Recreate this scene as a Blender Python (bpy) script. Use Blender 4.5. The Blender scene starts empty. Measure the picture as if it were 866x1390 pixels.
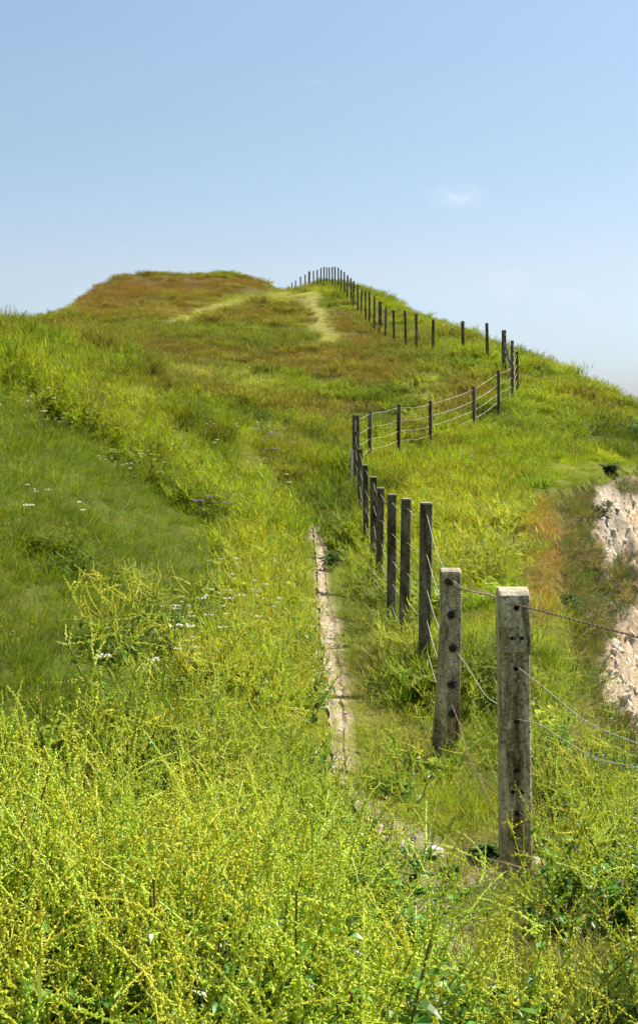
import bpy, bmesh, math, random
import numpy as np
from mathutils import Vector, Matrix

random.seed(7)
rng = np.random.default_rng(11)
SC = bpy.context.scene
BARE = False
COL = SC.collection
F, HY, CX = 1780.0, 548.0, 433.0          # focal length in photo pixels, eye-level row, centre column


def at(px, py, d):
    return np.array([(px - CX) / F * d, d, -(py - HY) / F * d])


# ------------------------------------------------------------------ noise
def vnoise(x, y, seed=0):
    xi = np.floor(x).astype(np.int64); yi = np.floor(y).astype(np.int64)
    xf = x - xi; yf = y - yi
    u = xf * xf * (3 - 2 * xf); v = yf * yf * (3 - 2 * yf)

    def h(a, b):
        n = (a * 374761393 + b * 668265263 + seed * 1442695041) & 0x7fffffff
        n = ((n ^ (n >> 13)) * 1274126177) & 0x7fffffff
        n = (n ^ (n >> 16)) & 0xffff
        return n / 65535.0
    return (h(xi, yi) * (1 - u) + h(xi + 1, yi) * u) * (1 - v) + (h(xi, yi + 1) * (1 - u) + h(xi + 1, yi + 1) * u) * v


def fbm(x, y, oct=4, seed=0):
    s = 0; a = 0.5; t = 0
    for o in range(oct):
        s = s + a * vnoise(x * 2 ** o + 17.3 * o, y * 2 ** o - 9.1 * o, seed + o); t += a; a *= 0.5
    return s / t * 2 - 1


def sstep(a, b, x):
    t = np.clip((x - a) / (b - a), 0, 1)
    return t * t * (3 - 2 * t)


# ------------------------------------------------------------------ fence line (column, row of top, row of foot, distance)
NEAR = [(696, 795, 1205, 5.6), (611, 771, 1058, 8.0), (578.5, 682, 925, 10), (551.5, 676.5, 872, 11.6), (532, 670.5, 858, 13),
        (517, 662, 812, 15.6), (507, 647, 783, 17.6), (496, 631, 750, 20), (488.6, 609, 703, 23.2), (483, 585, 676, 25.3),
        (483, 563, 652, 27.3)]
BEND = [(502.6, 556.5, 632, 30), (541.7, 548.6, 614, 32), (584.5, 544, 601, 34), (643.5, 524, 580, 36), (676.5, 503, 560, 37.6),
        (695.5, 494, 546, 39.2), (701.5, 477, 529, 41), (695.3, 462, 516, 42.6), (684, 447.8, 501, 44)]
HILL = [(660.7, 438, 489, 45.6), (628, 435.4, 482, 47), (588, 433, 482, 48.5), (564.9, 426, 477, 50.3), (549.5, 421, 468, 52.5),
        (534, 421, 463.5, 55), (524, 416, 460.5, 57), (515.8, 408.7, 456, 59), (508.3, 402.6, 449, 61.2), (501.4, 396.3, 439, 63.6),
        (496, 394.8, 433.5, 66), (491, 393, 430, 68.2), (485.8, 386.8, 425, 70.6), (480.3, 381, 416, 73), (476.2, 377, 412, 75.5),
        (471.9, 373.2, 407, 78), (467.3, 368.9, 399, 80.5), (463.2, 366, 396, 83), (459.2, 363, 391, 85.5), (454.6, 361.7, 387.5, 88),
        (451.1, 361.7, 386.5, 90.5), (447, 362.5, 385.5, 93), (443.6, 362.3, 384.5, 95.5), (439.9, 361.7, 384, 98),
        (435.8, 363, 383.8, 100.2), (430.6, 366, 384.5, 102.4), (425.4, 367, 385.2, 104.4), (419.9, 368, 386, 106.5),
        (414.2, 372.3, 389, 108.5), (407.8, 375.2, 392.5, 110.5), (401.2, 380.4, 396, 112.3), (396.3, 383.3, 397.5, 114),
        (391.7, 388.5, 400, 115.6), (386.5, 392.5, 404, 117)]

# ------------------------------------------------------------------ terrain
ctrl = []
for L, low in ((NEAR, 3), (BEND, 7), (HILL, 4)):
    for (px, t, b, d) in L:
        ctrl.append(at(px, b + (low if d > 9 else 0), d))
for c in [
    # under and round the camera
    (0, 0, -1.7), (-2, 0, -1.55), (2, 0, -1.8), (0, 3, -1.78), (-2, 3, -1.6), (2, 3, -1.9), (0, -6, -1.5), (-4, -5, -.9), (4, -6, -2), (-6, 2, -.7),
    (0, 5.5, -1.95), (-1.5, 5.5, -1.62),
    # far ground that the ridge hides
    (-12, 52, 2.9), (-20, 52, 3.4), (-20.5, 92, 4.0), (-20.5, 100, 5.2), (-21, 84, 3.6), (-24, 90, 3.0), (-30, 105, 5.5), (-26, 120, 6.5), (-45, 60, 4.5), (-45, 120, 4.5), (-25, 25, 4.4), (-30, 5, 4.2),
    (-16, 126, 10.2), (-8, 128, 10.3), (0, 130, 9.6), (8, 125, 6.6), (16, 110, 3.2), (25, 90, -1), (14, 75, 0), (20, 62, -3), (26, 50, -6), (20, 42, -5.5), (14, 55, -1.6), (11, 57, .3), (15, 47, -1.9), (10.5, 66, .9), (12.5, 51, -1.0), (4.5, 100, 7.2),
    (12, 95, 3.0), (-40, 160, 3), (0, 165, 4), (30, 150, -3), (9, 84, 3.2), (8, 20, -3.0), (9, 10, -3.6), (7, 3, -3),
    (14, 32, -3.2), (-12, 40, 2.0), (-9, 36, 1.75), (-16, 34, 2.6), (-16, 45, 2.6)]:
    ctrl.append(np.array(c, float))
for c in [
    (461, 1060, 7.35), (452, 935, 10.1), (445, 868, 12.6), (438, 770, 19), (430, 712, 23.7), (425, 690, 26),
    (440, 606, 33), (433, 552, 38.5), (433, 500, 47), (433, 462, 57), (433, 420, 74), (425, 402, 92), (405, 402, 105),
    (200, 386, 106), (200, 402, 84), (200, 432, 62), (200, 500, 42), (200, 600, 24.5), (200, 700, 15.6), (200, 800, 11), (200, 900, 8.2), (200, 1000, 6.4),
    (0, 447, 29), (0, 462, 27), (0, 456, 33), (0, 500, 21), (0, 600, 14.5), (0, 700, 10.7), (0, 800, 8.4), (0, 900, 6.9), (-250, 440, 24), (-250, 600, 11), (-250, 800, 7),
    (62, 449, 34), (80, 462, 33), (100, 500, 28), (100, 600, 19), (300, 600, 28), (300, 700, 19.5), (300, 800, 13), (300, 900, 9.6), (300, 1000, 7.3),
    (320, 500, 45), (320, 450, 60), (320, 410, 82), (300, 386, 108), (200, 390, 97), (175, 389, 96), (260, 390, 97), (320, 386, 98), (355, 388, 104), (390, 406, 101), (400, 412, 92), (388, 411, 104), (148, 381, 101), (122, 402, 97), (100, 420, 92), (70, 436, 86), (120, 446, 60), (260, 381, 108), (340, 381, 112), (366, 384, 114), (378, 406, 112),
    (600, 449, 60), (560, 433, 66), (520, 417, 73), (480, 399, 86), (640, 461, 56), (700, 487, 50), (760, 510, 47), (800, 530, 44.5), (866, 572, 41.5), (950, 628, 39),
    (866, 605, 37), (800, 580, 37.5), (780, 620, 33), (700, 620, 31), (600, 660, 26), (700, 700, 20.5), (620, 720, 20), (740, 765, 16.3), (640, 800, 14.5), (780, 900, 11), (700, 900, 10.6),
    (835, 1050, 8), (760, 1050, 7.8), (866, 1200, 5.4), (780, 1200, 5.5), (600, 1200, 5.45), (520, 1160, 5.9)]:
    ctrl.append(at(*c))
ctrl = np.array(ctrl)


def U(r2):
    return 0.5 * r2 * np.log(r2 + 1e-9)


n = len(ctrl)
r2 = ((ctrl[:, None, :2] - ctrl[None, :, :2]) ** 2).sum(-1)
A = np.zeros((n + 3, n + 3)); A[:n, :n] = U(r2) + np.eye(n) * 0.02
Pm = np.c_[np.ones(n), ctrl[:, :2]]; A[:n, n:] = Pm; A[n:, :n] = Pm.T
W = np.linalg.solve(A, np.r_[ctrl[:, 2], 0, 0, 0])

LIP = np.array([(-10, 2.3), (0, 2.0), (4, 1.9), (6, 1.80), (8, 1.82), (9.5, 1.9), (12, 2.25), (16, 2.9), (20, 3.65), (24, 4.35), (26, 4.85), (28, 5.65), (30, 6.6), (32, 7.9), (34, 9.7), (37, 13.2), (45, 16),
                (60, 17), (90, 17), (140, 18), (400, 10)])


def lip(y):
    return np.interp(y, LIP[:, 0], LIP[:, 1]) + 0.16 * fbm(y * 0.9, y * 0 + 3.3, 3, 5) * np.clip(y / 14, .4, 2)


def base(x, y):
    x = np.asarray(x, float); y = np.asarray(y, float)
    sh = x.shape; x = x.ravel(); y = y.ravel(); out = np.empty(x.size)
    for i in range(0, x.size, 40000):
        xs = x[i:i + 40000]; ys = y[i:i + 40000]
        q = (xs[:, None] - ctrl[None, :, 0]) ** 2 + (ys[:, None] - ctrl[None, :, 1]) ** 2
        out[i:i + 40000] = U(q) @ W[:n] + W[n] + W[n + 1] * xs + W[n + 2] * ys
    # outside the surveyed patch let the land settle gently
    far = sstep(130, 210, y) + sstep(38, 80, np.abs(x)) + sstep(8, 25, -y)
    out = out * np.clip(1 - far, 0, 1) + np.clip(far, 0, 1) * (2.0 + 1.5 * fbm(x * .02, y * .02, 2, 9))
    out = out + 0.07 * fbm(x * 1.3, y * 1.3, 3, 1) * np.clip(y / 10, .5, 1.5) + 0.12 * fbm(x * .35, y * .35, 2, 2) * np.clip(y / 30, 0, 1.2)
    return out.reshape(sh)


def drop(s):
    sp = np.where(s > 6, s, np.log1p(np.exp(np.clip(s * 7.0, -30, 30))) / 7.0)
    return 2.1 * sp + 2.5 * np.maximum(sp - 4, 0)


def Tz(x, y):
    s = x - lip(y)
    return base(x, y) - drop(s)


# lookup grid for ray hits and plant feet
GX = np.linspace(-34, 24, 465); GY = np.linspace(2.0, 130, 860)
gx, gy = np.meshgrid(GX, GY)
GZ = Tz(gx, gy)


def z_at(x, y):
    x = np.asarray(x, float); y = np.asarray(y, float)
    u = np.clip((x - GX[0]) / (GX[1] - GX[0]), 0, len(GX) - 1.001); v = np.clip((y - GY[0]) / (GY[1] - GY[0]), 0, len(GY) - 1.001)
    i = u.astype(int); j = v.astype(int); a = u - i; b = v - j
    return (GZ[j, i] * (1 - a) + GZ[j, i + 1] * a) * (1 - b) + (GZ[j + 1, i] * (1 - a) + GZ[j + 1, i + 1] * a) * b


def hit(px, py):
    d = np.concatenate([np.arange(2.3, 30, .02), np.arange(30, 128, .06)])
    x = (px - CX) / F * d; z = -(py - HY) / F * d
    g = z_at(x, d)
    k = np.nonzero(g >= z)[0]
    i = k[0] if len(k) else len(d) - 1
    return float(x[i]), float(d[i]), float(g[i])


def pix(x, y, z):
    return CX + F * x / y, HY - F * z / y


# ------------------------------------------------------------------ materials
def new_mat(name):
    m = bpy.data.materials.new(name); m.use_nodes = True
    nt = m.node_tree; nt.nodes.clear()
    out = nt.nodes.new('ShaderNodeOutputMaterial')
    return m, nt, out


def N(nt, t, **kw):
    nd = nt.nodes.new(t)
    for k, v in kw.items():
        setattr(nd, k, v)
    return nd


def ramp(nt, stops, fac):
    r = N(nt, 'ShaderNodeValToRGB'); e = r.color_ramp.elements
    while len(e) < len(stops): e.new(0.5)
    for i, (p, c) in enumerate(stops):
        e[i].position = p; e[i].color = (*c, 1)
    nt.links.new(fac, r.inputs[0])
    return r.outputs[0]


def noise(nt, scale, detail=5, rough=.6, coord=None, dist=0):
    nz = N(nt, 'ShaderNodeTexNoise'); nz.inputs['Scale'].default_value = scale; nz.inputs['Detail'].default_value = detail
    nz.inputs['Roughness'].default_value = rough; nz.inputs['Distortion'].default_value = dist
    if coord is not None: nt.links.new(coord, nz.inputs['Vector'])
    return nz.outputs[0]


def mixc(nt, fac, a, b, mode='MIX'):
    m = N(nt, 'ShaderNodeMix'); m.data_type = 'RGBA'; m.blend_type = mode
    for s, v in ((0, fac), (6, a), (7, b)):
        if isinstance(v, bpy.types.NodeSocket): nt.links.new(v, m.inputs[s])
        else: m.inputs[s].default_value = v if not isinstance(v, tuple) else (*v, 1)
    return m.outputs[2]


def foliage(name, tint=True, col=(.1, .15, .03), trans=.45, rough=.5, var=.35, spec=.3):
    m, nt, out = new_mat(name)
    oi = N(nt, 'ShaderNodeObjectInfo')
    if tint:
        a = N(nt, 'ShaderNodeAttribute'); a.attribute_type = 'INSTANCER'; a.attribute_name = 'tint'
        c0 = mixc(nt, 1.0, a.outputs['Color'], col, 'MULTIPLY')
    else:
        rgb = N(nt, 'ShaderNodeRGB'); rgb.outputs[0].default_value = (*col, 1); c0 = rgb.outputs[0]
    va = N(nt, 'ShaderNodeAttribute'); va.attribute_type = 'GEOMETRY'; va.attribute_name = 'vary'
    mr = N(nt, 'ShaderNodeMapRange'); mr.inputs[3].default_value = 1 - var; mr.inputs[4].default_value = 1 + var
    nt.links.new(va.outputs['Fac'], mr.inputs[0])
    hs = N(nt, 'ShaderNodeHueSaturation')
    mr2 = N(nt, 'ShaderNodeMapRange'); mr2.inputs[3].default_value = .478; mr2.inputs[4].default_value = .522
    nt.links.new(oi.outputs['Random'], mr2.inputs[0]); nt.links.new(mr2.outputs[0], hs.inputs['Hue'])
    nt.links.new(mr.outputs[0], hs.inputs['Value']); nt.links.new(c0, hs.inputs['Color'])
    bs = N(nt, 'ShaderNodeBsdfPrincipled'); bs.inputs['Roughness'].default_value = rough
    bs.inputs['Specular IOR Level'].default_value = spec
    tr = N(nt, 'ShaderNodeBsdfTranslucent')
    warm = mixc(nt, 1.0, hs.outputs[0], (1.35, 1.35, .45), 'MULTIPLY')
    mx = N(nt, 'ShaderNodeMixShader'); mx.inputs[0].default_value = trans
    nt.links.new(hs.outputs[0], bs.inputs['Base Color']); nt.links.new(warm, tr.inputs[0])
    nt.links.new(bs.outputs[0], mx.inputs[1]); nt.links.new(tr.outputs[0], mx.inputs[2]); nt.links.new(mx.outputs[0], out.inputs[0])
    return m


def bump(nt, h, strength, dist, bs):
    b = N(nt, 'ShaderNodeBump'); b.inputs['Strength'].default_value = strength; b.inputs['Distance'].default_value = dist
    nt.links.new(h, b.inputs['Height']); nt.links.new(b.outputs[0], bs.inputs['Normal'])


def simple(name, stops, scale, rough=.9, bumpd=.01, bs_strength=.6, metal=0, extra=None, detail=8):
    m, nt, out = new_mat(name)
    tc = N(nt, 'ShaderNodeTexCoord')
    g = N(nt, 'ShaderNodeNewGeometry')
    nz = noise(nt, scale, detail, .65, g.outputs['Position'])
    c = ramp(nt, stops, nz)
    bs = N(nt, 'ShaderNodeBsdfPrincipled'); bs.inputs['Roughness'].default_value = rough; bs.inputs['Metallic'].default_value = metal
    nt.links.new(c, bs.inputs['Base Color']); nt.links.new(bs.outputs[0], out.inputs[0])
    bump(nt, nz, bs_strength, bumpd, bs)
    return m


# ground (colour attribute gives the patches of turf / soil, noise the grain)
def ground_mat():
    m, nt, out = new_mat('turf_ground')
    a = N(nt, 'ShaderNodeAttribute'); a.attribute_name = 'zone'
    g = N(nt, 'ShaderNodeNewGeometry')
    n1 = noise(nt, 9, 8, .7, g.outputs['Position'])
    n2 = noise(nt, 60, 5, .7, g.outputs['Position'])
    v = ramp(nt, [(.3, (.55, .55, .55)), (.7, (1.35, 1.3, 1.2))], n1)
    v2 = ramp(nt, [(.3, (.6, .6, .6)), (.7, (1.3, 1.3, 1.3))], n2)
    c = mixc(nt, 1.0, mixc(nt, 1.0, a.outputs['Color'], v, 'MULTIPLY'), v2, 'MULTIPLY')
    bs = N(nt, 'ShaderNodeBsdfPrincipled'); bs.inputs['Roughness'].default_value = .95
    bs.inputs['Specular IOR Level'].default_value = .1
    nt.links.new(c, bs.inputs['Base Color']); nt.links.new(bs.outputs[0], out.inputs[0])
    bump(nt, n2, .8, .03, bs)
    return m


def cliff_mat():
    m, nt, out = new_mat('chalk_face')
    a = N(nt, 'ShaderNodeAttribute'); a.attribute_name = 'zone'
    g = N(nt, 'ShaderNodeNewGeometry')
    n1 = noise(nt, 2.6, 10, .7, g.outputs['Position'], .4)
    n2 = noise(nt, 11, 8, .75, g.outputs['Position'])
    v = ramp(nt, [(.34, (.42, .33, .24)), (.44, (.85, .78, .68)), (.55, (1, .98, .95)), (.72, (1.12, 1.12, 1.12))], n1)
    v2 = ramp(nt, [(.36, (.35, .28, .2)), (.47, (.93, .9, .86)), (.75, (1.1, 1.1, 1.1))], n2)
    c = mixc(nt, 1.0, mixc(nt, 1.0, a.outputs['Color'], v, 'MULTIPLY'), v2, 'MULTIPLY')
    bs = N(nt, 'ShaderNodeBsdfPrincipled'); bs.inputs['Roughness'].default_value = .95
    bs.inputs['Specular IOR Level'].default_value = .1
    nt.links.new(c, bs.inputs['Base Color']); nt.links.new(bs.outputs[0], out.inputs[0])
    bump(nt, n2, 1, .16, bs)
    return m


def concrete_mat(name, dark):
    m, nt, out = new_mat(name)
    tc = N(nt, 'ShaderNodeTexCoord'); co = tc.outputs['Object']
    mp = N(nt, 'ShaderNodeMapping'); mp.inputs['Scale'].default_value = (1, 1, .28); nt.links.new(co, mp.inputs['Vector'])
    oi = N(nt, 'ShaderNodeObjectInfo')
    add = N(nt, 'ShaderNodeVectorMath'); add.operation = 'ADD'; nt.links.new(mp.outputs[0], add.inputs[0])
    cmb = N(nt, 'ShaderNodeCombineXYZ'); mu = N(nt, 'ShaderNodeMath'); mu.operation = 'MULTIPLY'; mu.inputs[1].default_value = 40
    nt.links.new(oi.outputs['Random'], mu.inputs[0]); nt.links.new(mu.outputs[0], cmb.inputs[0]); nt.links.new(cmb.outputs[0], add.inputs[1])
    big = noise(nt, 9, 8, .72, add.outputs[0], .6)
    fine = noise(nt, 70, 6, .7, co)
    speck = noise(nt, 55, 3, .6, co)
    k = dark
    c = ramp(nt, [(.36, (.09 * k, .06 * k, .026 * k)), (.45, (.24 * k, .185 * k, .105 * k)), (.54, (.42 * k, .34 * k, .22 * k)), (.66, (.62 * k, .53 * k, .39 * k))], big)
    v = ramp(nt, [(.35, (.28, .24, .18)), (.5, (.95, .95, .92)), (.75, (1.3, 1.3, 1.25))], fine)
    c = mixc(nt, 1.0, c, v, 'MULTIPLY')
    lic = N(nt, 'ShaderNodeMapRange'); lic.inputs[1].default_value = .65; lic.inputs[2].default_value = .71; nt.links.new(speck, lic.inputs[0])
    c = mixc(nt, lic.outputs[0], c, (.5 * k, .5 * k, .42 * k))
    # upward faces mixed towards one buff tone
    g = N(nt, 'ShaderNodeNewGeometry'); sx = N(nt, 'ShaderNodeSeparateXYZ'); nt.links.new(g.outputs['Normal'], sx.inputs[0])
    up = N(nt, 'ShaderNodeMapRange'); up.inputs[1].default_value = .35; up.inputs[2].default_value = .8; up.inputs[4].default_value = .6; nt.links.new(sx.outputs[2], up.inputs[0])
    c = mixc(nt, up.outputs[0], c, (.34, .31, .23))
    bs = N(nt, 'ShaderNodeBsdfPrincipled'); bs.inputs['Roughness'].default_value = .92; bs.inputs['Specular IOR Level'].default_value = .15
    nt.links.new(c, bs.inputs['Base Color']); nt.links.new(bs.outputs[0], out.inputs[0])
    bump(nt, fine, .9, .006, bs)
    return m


M = {}
M['grass'] = foliage('grass_blades', col=(1, 1, 1), trans=.4, spec=.12, rough=.6)
M['weed'] = foliage('weed_green', col=(1, 1, 1), trans=.42, rough=.55, spec=.15)
M['head'] = foliage('seed_heads', col=(1.3, .88, .9), trans=.35, rough=.7)
M['leaf'] = foliage('broad_leaves', tint=False, col=(.125, .24, .028), trans=.45, rough=.38, var=.5, spec=.35)
M['bud'] = foliage('flower_buds', tint=False, col=(.52, .56, .06), trans=.4, rough=.5, var=.25)
M['stemred'] = foliage('reddish_stalks', tint=False, col=(.16, .07, .035), trans=.1, rough=.5)
M['darkleaf'] = foliage('dark_bush_leaves', tint=False, col=(.045, .095, .012), trans=.35, rough=.6, var=.5, spec=.12)
M['yellowleaf'] = foliage('yellow_leaves', tint=False, col=(.5, .5, .03), trans=.5, rough=.4)
M['petal'] = foliage('white_petals', tint=False, col=(.75, .75, .7), trans=.25, rough=.6, var=.1)
M['purple'] = foliage('mauve_petals', tint=False, col=(.3, .2, .4), trans=.25, rough=.6, var=.2)
M['straw'] = foliage('dry_straw', tint=False, col=(.42, .34, .17), trans=.3, rough=.7)
M['ground'] = ground_mat(); M['cliff'] = cliff_mat()
M['path'] = simple('trodden_chalk', [(.32, (.11, .085, .055)), (.5, (.30, .225, .15)), (.68, (.47, .365, .255))], 14, bumpd=.03, bs_strength=.9)
M['conc'] = concrete_mat('weathered_concrete', 1.4)
M['concdark'] = concrete_mat('dark_weathered_concrete', .42)
M['brace'] = simple('pale_strut_concrete', [(.3, (.16, .12, .09)), (.6, (.34, .27, .21))], 20)
M['rust'] = simple('rusty_wire', [(.35, (.11, .065, .04)), (.65, (.26, .17, .11))], 60, rough=.6, metal=.3)
M['wire'] = simple('galvanised_wire', [(.3, (.3, .27, .22)), (.6, (.55, .52, .44))], 60, rough=.45, metal=.4)
M['rustlump'] = simple('rust_lump', [(.35, (.02, .012, .009)), (.65, (.07, .04, .028))], 70, bumpd=.01)
M['chalkstone'] = simple('chalk_stone', [(.3, (.25, .22, .18)), (.6, (.48, .45, .39))], 30)
m, nt, out = new_mat('sea_water')
bs = N(nt, 'ShaderNodeBsdfPrincipled'); bs.inputs['Base Color'].default_value = (.035, .1, .14, 1); bs.inputs['Roughness'].default_value = .25
g = N(nt, 'ShaderNodeNewGeometry'); nz = noise(nt, .4, 6, .6, g.outputs['Position']); bump(nt, nz, .5, .6, bs); nt.links.new(bs.outputs[0], out.inputs[0])
M['sea'] = m


# ------------------------------------------------------------------ mesh helpers
def link(o, parent=None):
    COL.objects.link(o)
    if parent: o.parent = parent
    return o


def np_mesh(name, V, Fc, mat, attr=None, smooth=True):
    me = bpy.data.meshes.new(name)
    V = np.asarray(V, np.float32); Fc = np.asarray(Fc, np.int32)
    me.vertices.add(len(V)); me.vertices.foreach_set('co', V.ravel())
    me.loops.add(Fc.size); me.loops.foreach_set('vertex_index', Fc.ravel())
    me.polygons.add(len(Fc)); me.polygons.foreach_set('loop_start', np.arange(0, Fc.size, Fc.shape[1], dtype=np.int32))
    me.update(calc_edges=True)
    if smooth: me.polygons.foreach_set('use_smooth', np.ones(len(Fc), bool))
    if attr is not None:
        a = me.attributes.new('zone', 'FLOAT_COLOR', 'POINT')
        a.data.foreach_set('color', np.c_[attr, np.ones(len(attr))].astype(np.float32).ravel())
    me.materials.append(mat); me.validate(); return me


class MB:
    """gathers polygons; one mesh with several material slots and a per-vertex 'vary' value"""
    def __init__(s): s.v = []; s.f = []; s.m = []; s.a = []; s.mats = []

    def mat(s, m):
        if m not in s.mats: s.mats.append(m)
        return s.mats.index(m)

    def add(s, vs, fs, m, a=None):
        k = len(s.v); mi = s.mat(m); a = random.random() if a is None else a
        s.v += [tuple(v) for v in vs]; s.a += [a] * len(vs)
        for f in fs: s.f.append([i + k for i in f]); s.m.append(mi)

    def build(s, name):
        me = bpy.data.meshes.new(name); me.from_pydata(s.v, [], s.f)
        me.polygons.foreach_set('material_index', s.m)
        at_ = me.attributes.new('vary', 'FLOAT', 'POINT'); at_.data.foreach_set('value', s.a)
        for m in s.mats: me.materials.append(m)
        me.update(); return me

    # curved ribbon through points
    def ribbon(s, pts, w, m, side=None, taper=True, a=None):
        pts = [Vector(p) for p in pts]; vs = []
        nn = len(pts)
        for i, p in enumerate(pts):
            t = (pts[min(i + 1, nn - 1)] - pts[max(i - 1, 0)]).normalized()
            sd = side if side is not None else t.cross(Vector((0, 0, 1)))
            if sd.length < 1e-4: sd = Vector((1, 0, 0))
            sd = sd.normalized()
            ww = w * (1 - (i / (nn - 1)) ** 2 * .92 if taper else 1) * .5
            vs += [p - sd * ww, p + sd * ww]
        s.add(vs, [(2 * i, 2 * i + 1, 2 * i + 3, 2 * i + 2) for i in range(nn - 1)], m, a)

    def tube(s, pts, r0, r1, m, k=4, a=None):
        pts = [Vector(p) for p in pts]; nn = len(pts); vs = []
        for i, p in enumerate(pts):
            t = (pts[min(i + 1, nn - 1)] - pts[max(i - 1, 0)]).normalized()
            u = t.orthogonal().normalized() if i == 0 else (u - t * u.dot(t)).normalized()
            w = t.cross(u); r = r0 + (r1 - r0) * i / (nn - 1)
            for j in range(k):
                an = 2 * math.pi * j / k; vs.append(p + (u * math.cos(an) + w * math.sin(an)) * r)
        fs = [(i * k + j, i * k + (j + 1) % k, (i + 1) * k + (j + 1) % k, (i + 1) * k + j) for i in range(nn - 1) for j in range(k)]
        fs += [tuple(range(k))[::-1], tuple((nn - 1) * k + j for j in range(k))]
        s.add(vs, fs, m, a)

    def bud(s, p, r, m, a=None):
        x, y, z = p
        s.add([(x + r, y, z), (x - r, y, z), (x, y + r, z), (x, y - r, z), (x, y, z + r), (x, y, z - r)],
              [(0, 2, 4), (2, 1, 4), (1, 3, 4), (3, 0, 4), (2, 0, 5), (1, 2, 5), (3, 1, 5), (0, 3, 5)], m, a)

    # broad leaf: folded, pointed, drooping
    def leaf(s, p, dirv, L, w, m, droop=.4):
        p = Vector(p); d = Vector(dirv).normalized(); sd = d.cross(Vector((0, 0, 1)))
        if sd.length < 1e-3: sd = Vector((1, 0, 0))
        sd.normalize(); up = sd.cross(d).normalized(); prof = [(.0, .06), (.2, .7), (.45, 1), (.7, .7), (1, .03)]
        vs = []
        for t, ww in prof:
            c = p + d * (L * t) - Vector((0, 0, 1)) * (droop * L * t * t)
            e = .18 * w * ww
            vs += [c - sd * (w * .5 * ww) + up * e, c, c + sd * (w * .5 * ww) + up * e]
        fs = []
        for i in range(4):
            fs += [(3 * i, 3 * i + 1, 3 * i + 4, 3 * i + 3), (3 * i + 1, 3 * i + 2, 3 * i + 5, 3 * i + 4)]
        s.add(vs, fs, m)


R = random.random
def U_(a, b): return a + (b - a) * R()


def arc(p, az, L, lean, curl, nseg=4):
    """points of a stalk that leaves p leaning by 'lean' rad and bends over by 'curl' more"""
    pts = [Vector(p)]; st = L / nseg
    for i in range(nseg):
        th = lean + curl * (i / nseg)
        pts.append(pts[-1] + Vector((math.sin(th) * math.cos(az), math.sin(th) * math.sin(az), math.cos(th))) * st)
    return pts


# ------------------------------------------------------------------ plant assets used by the stuff objects
def tuft(nb, rad, h, w, lean=.55, seed_n=0, mat=None, headh=1.25):
    b = MB(); g = mat or M['grass']
    for i in range(nb):
        an = U_(0, 6.283); rr = rad * math.sqrt(R()); az = an + U_(-1, 1)
        b.ribbon(arc((rr * math.cos(an), rr * math.sin(an), -.03), az, h * U_(.45, 1.1), U_(.02, lean), U_(.2, 1.3), 3), w * U_(.7, 1.2), g,
                 side=Vector((math.cos(az + 1.57 + U_(-1, 1)), math.sin(az + 1.57 + U_(-1, 1)), 0)))
    for i in range(seed_n):
        an = U_(0, 6.283); rr = rad * math.sqrt(R()); az = U_(0, 6.28); hh = h * headh * U_(.8, 1.15)
        pts = arc((rr * math.cos(an), rr * math.sin(an), -.03), az, hh, U_(.02, .25), U_(.1, .6), 4)
        b.ribbon(pts, w * .5, g, taper=False)
        e = pts[-1]; q = pts[-2] - e
        for k in range(5):
            c = e + q * (k * .16 + R() * .1)
            b.ribbon([c, c + Vector((U_(-.4, .4), U_(-.4, .4), .6)) * h * .13], w * 1.6, M['head'])
    return b.build('tuft')


def spray(nst, h, w, budr, mat, leafy=0, rad=.1):
    """bushy weed of arching budded stalks, light enough for middle distance"""
    b = MB()
    for i in range(nst):
        an = U_(0, 6.28); rr = rad * math.sqrt(R())
        pts = arc((rr * math.cos(an), rr * math.sin(an), -.03), an + U_(-.5, .5), h * U_(.6, 1.15), U_(.05, .6), U_(.1, .9), 5)
        b.ribbon(pts, w, mat, taper=False)
        for k in range(2, 6):
            for q in range(3):
                c = pts[k - 1].lerp(pts[k], R())
                dr = Vector((U_(-1, 1), U_(-1, 1), U_(.1, 1))).normalized()
                b.ribbon([c, c + dr * h * U_(.05, .2), c + dr * h * U_(.2, .28) + Vector((0, 0, .02))], budr, mat)
    for i in range(leafy):
        an = U_(0, 6.28)
        b.leaf((U_(-rad, rad), U_(-rad, rad), U_(0, h * .5)), (math.cos(an), math.sin(an), U_(0, .8)), h * U_(.14, .25), h * U_(.07, .12), mat)
    return b.build('spray')


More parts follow.
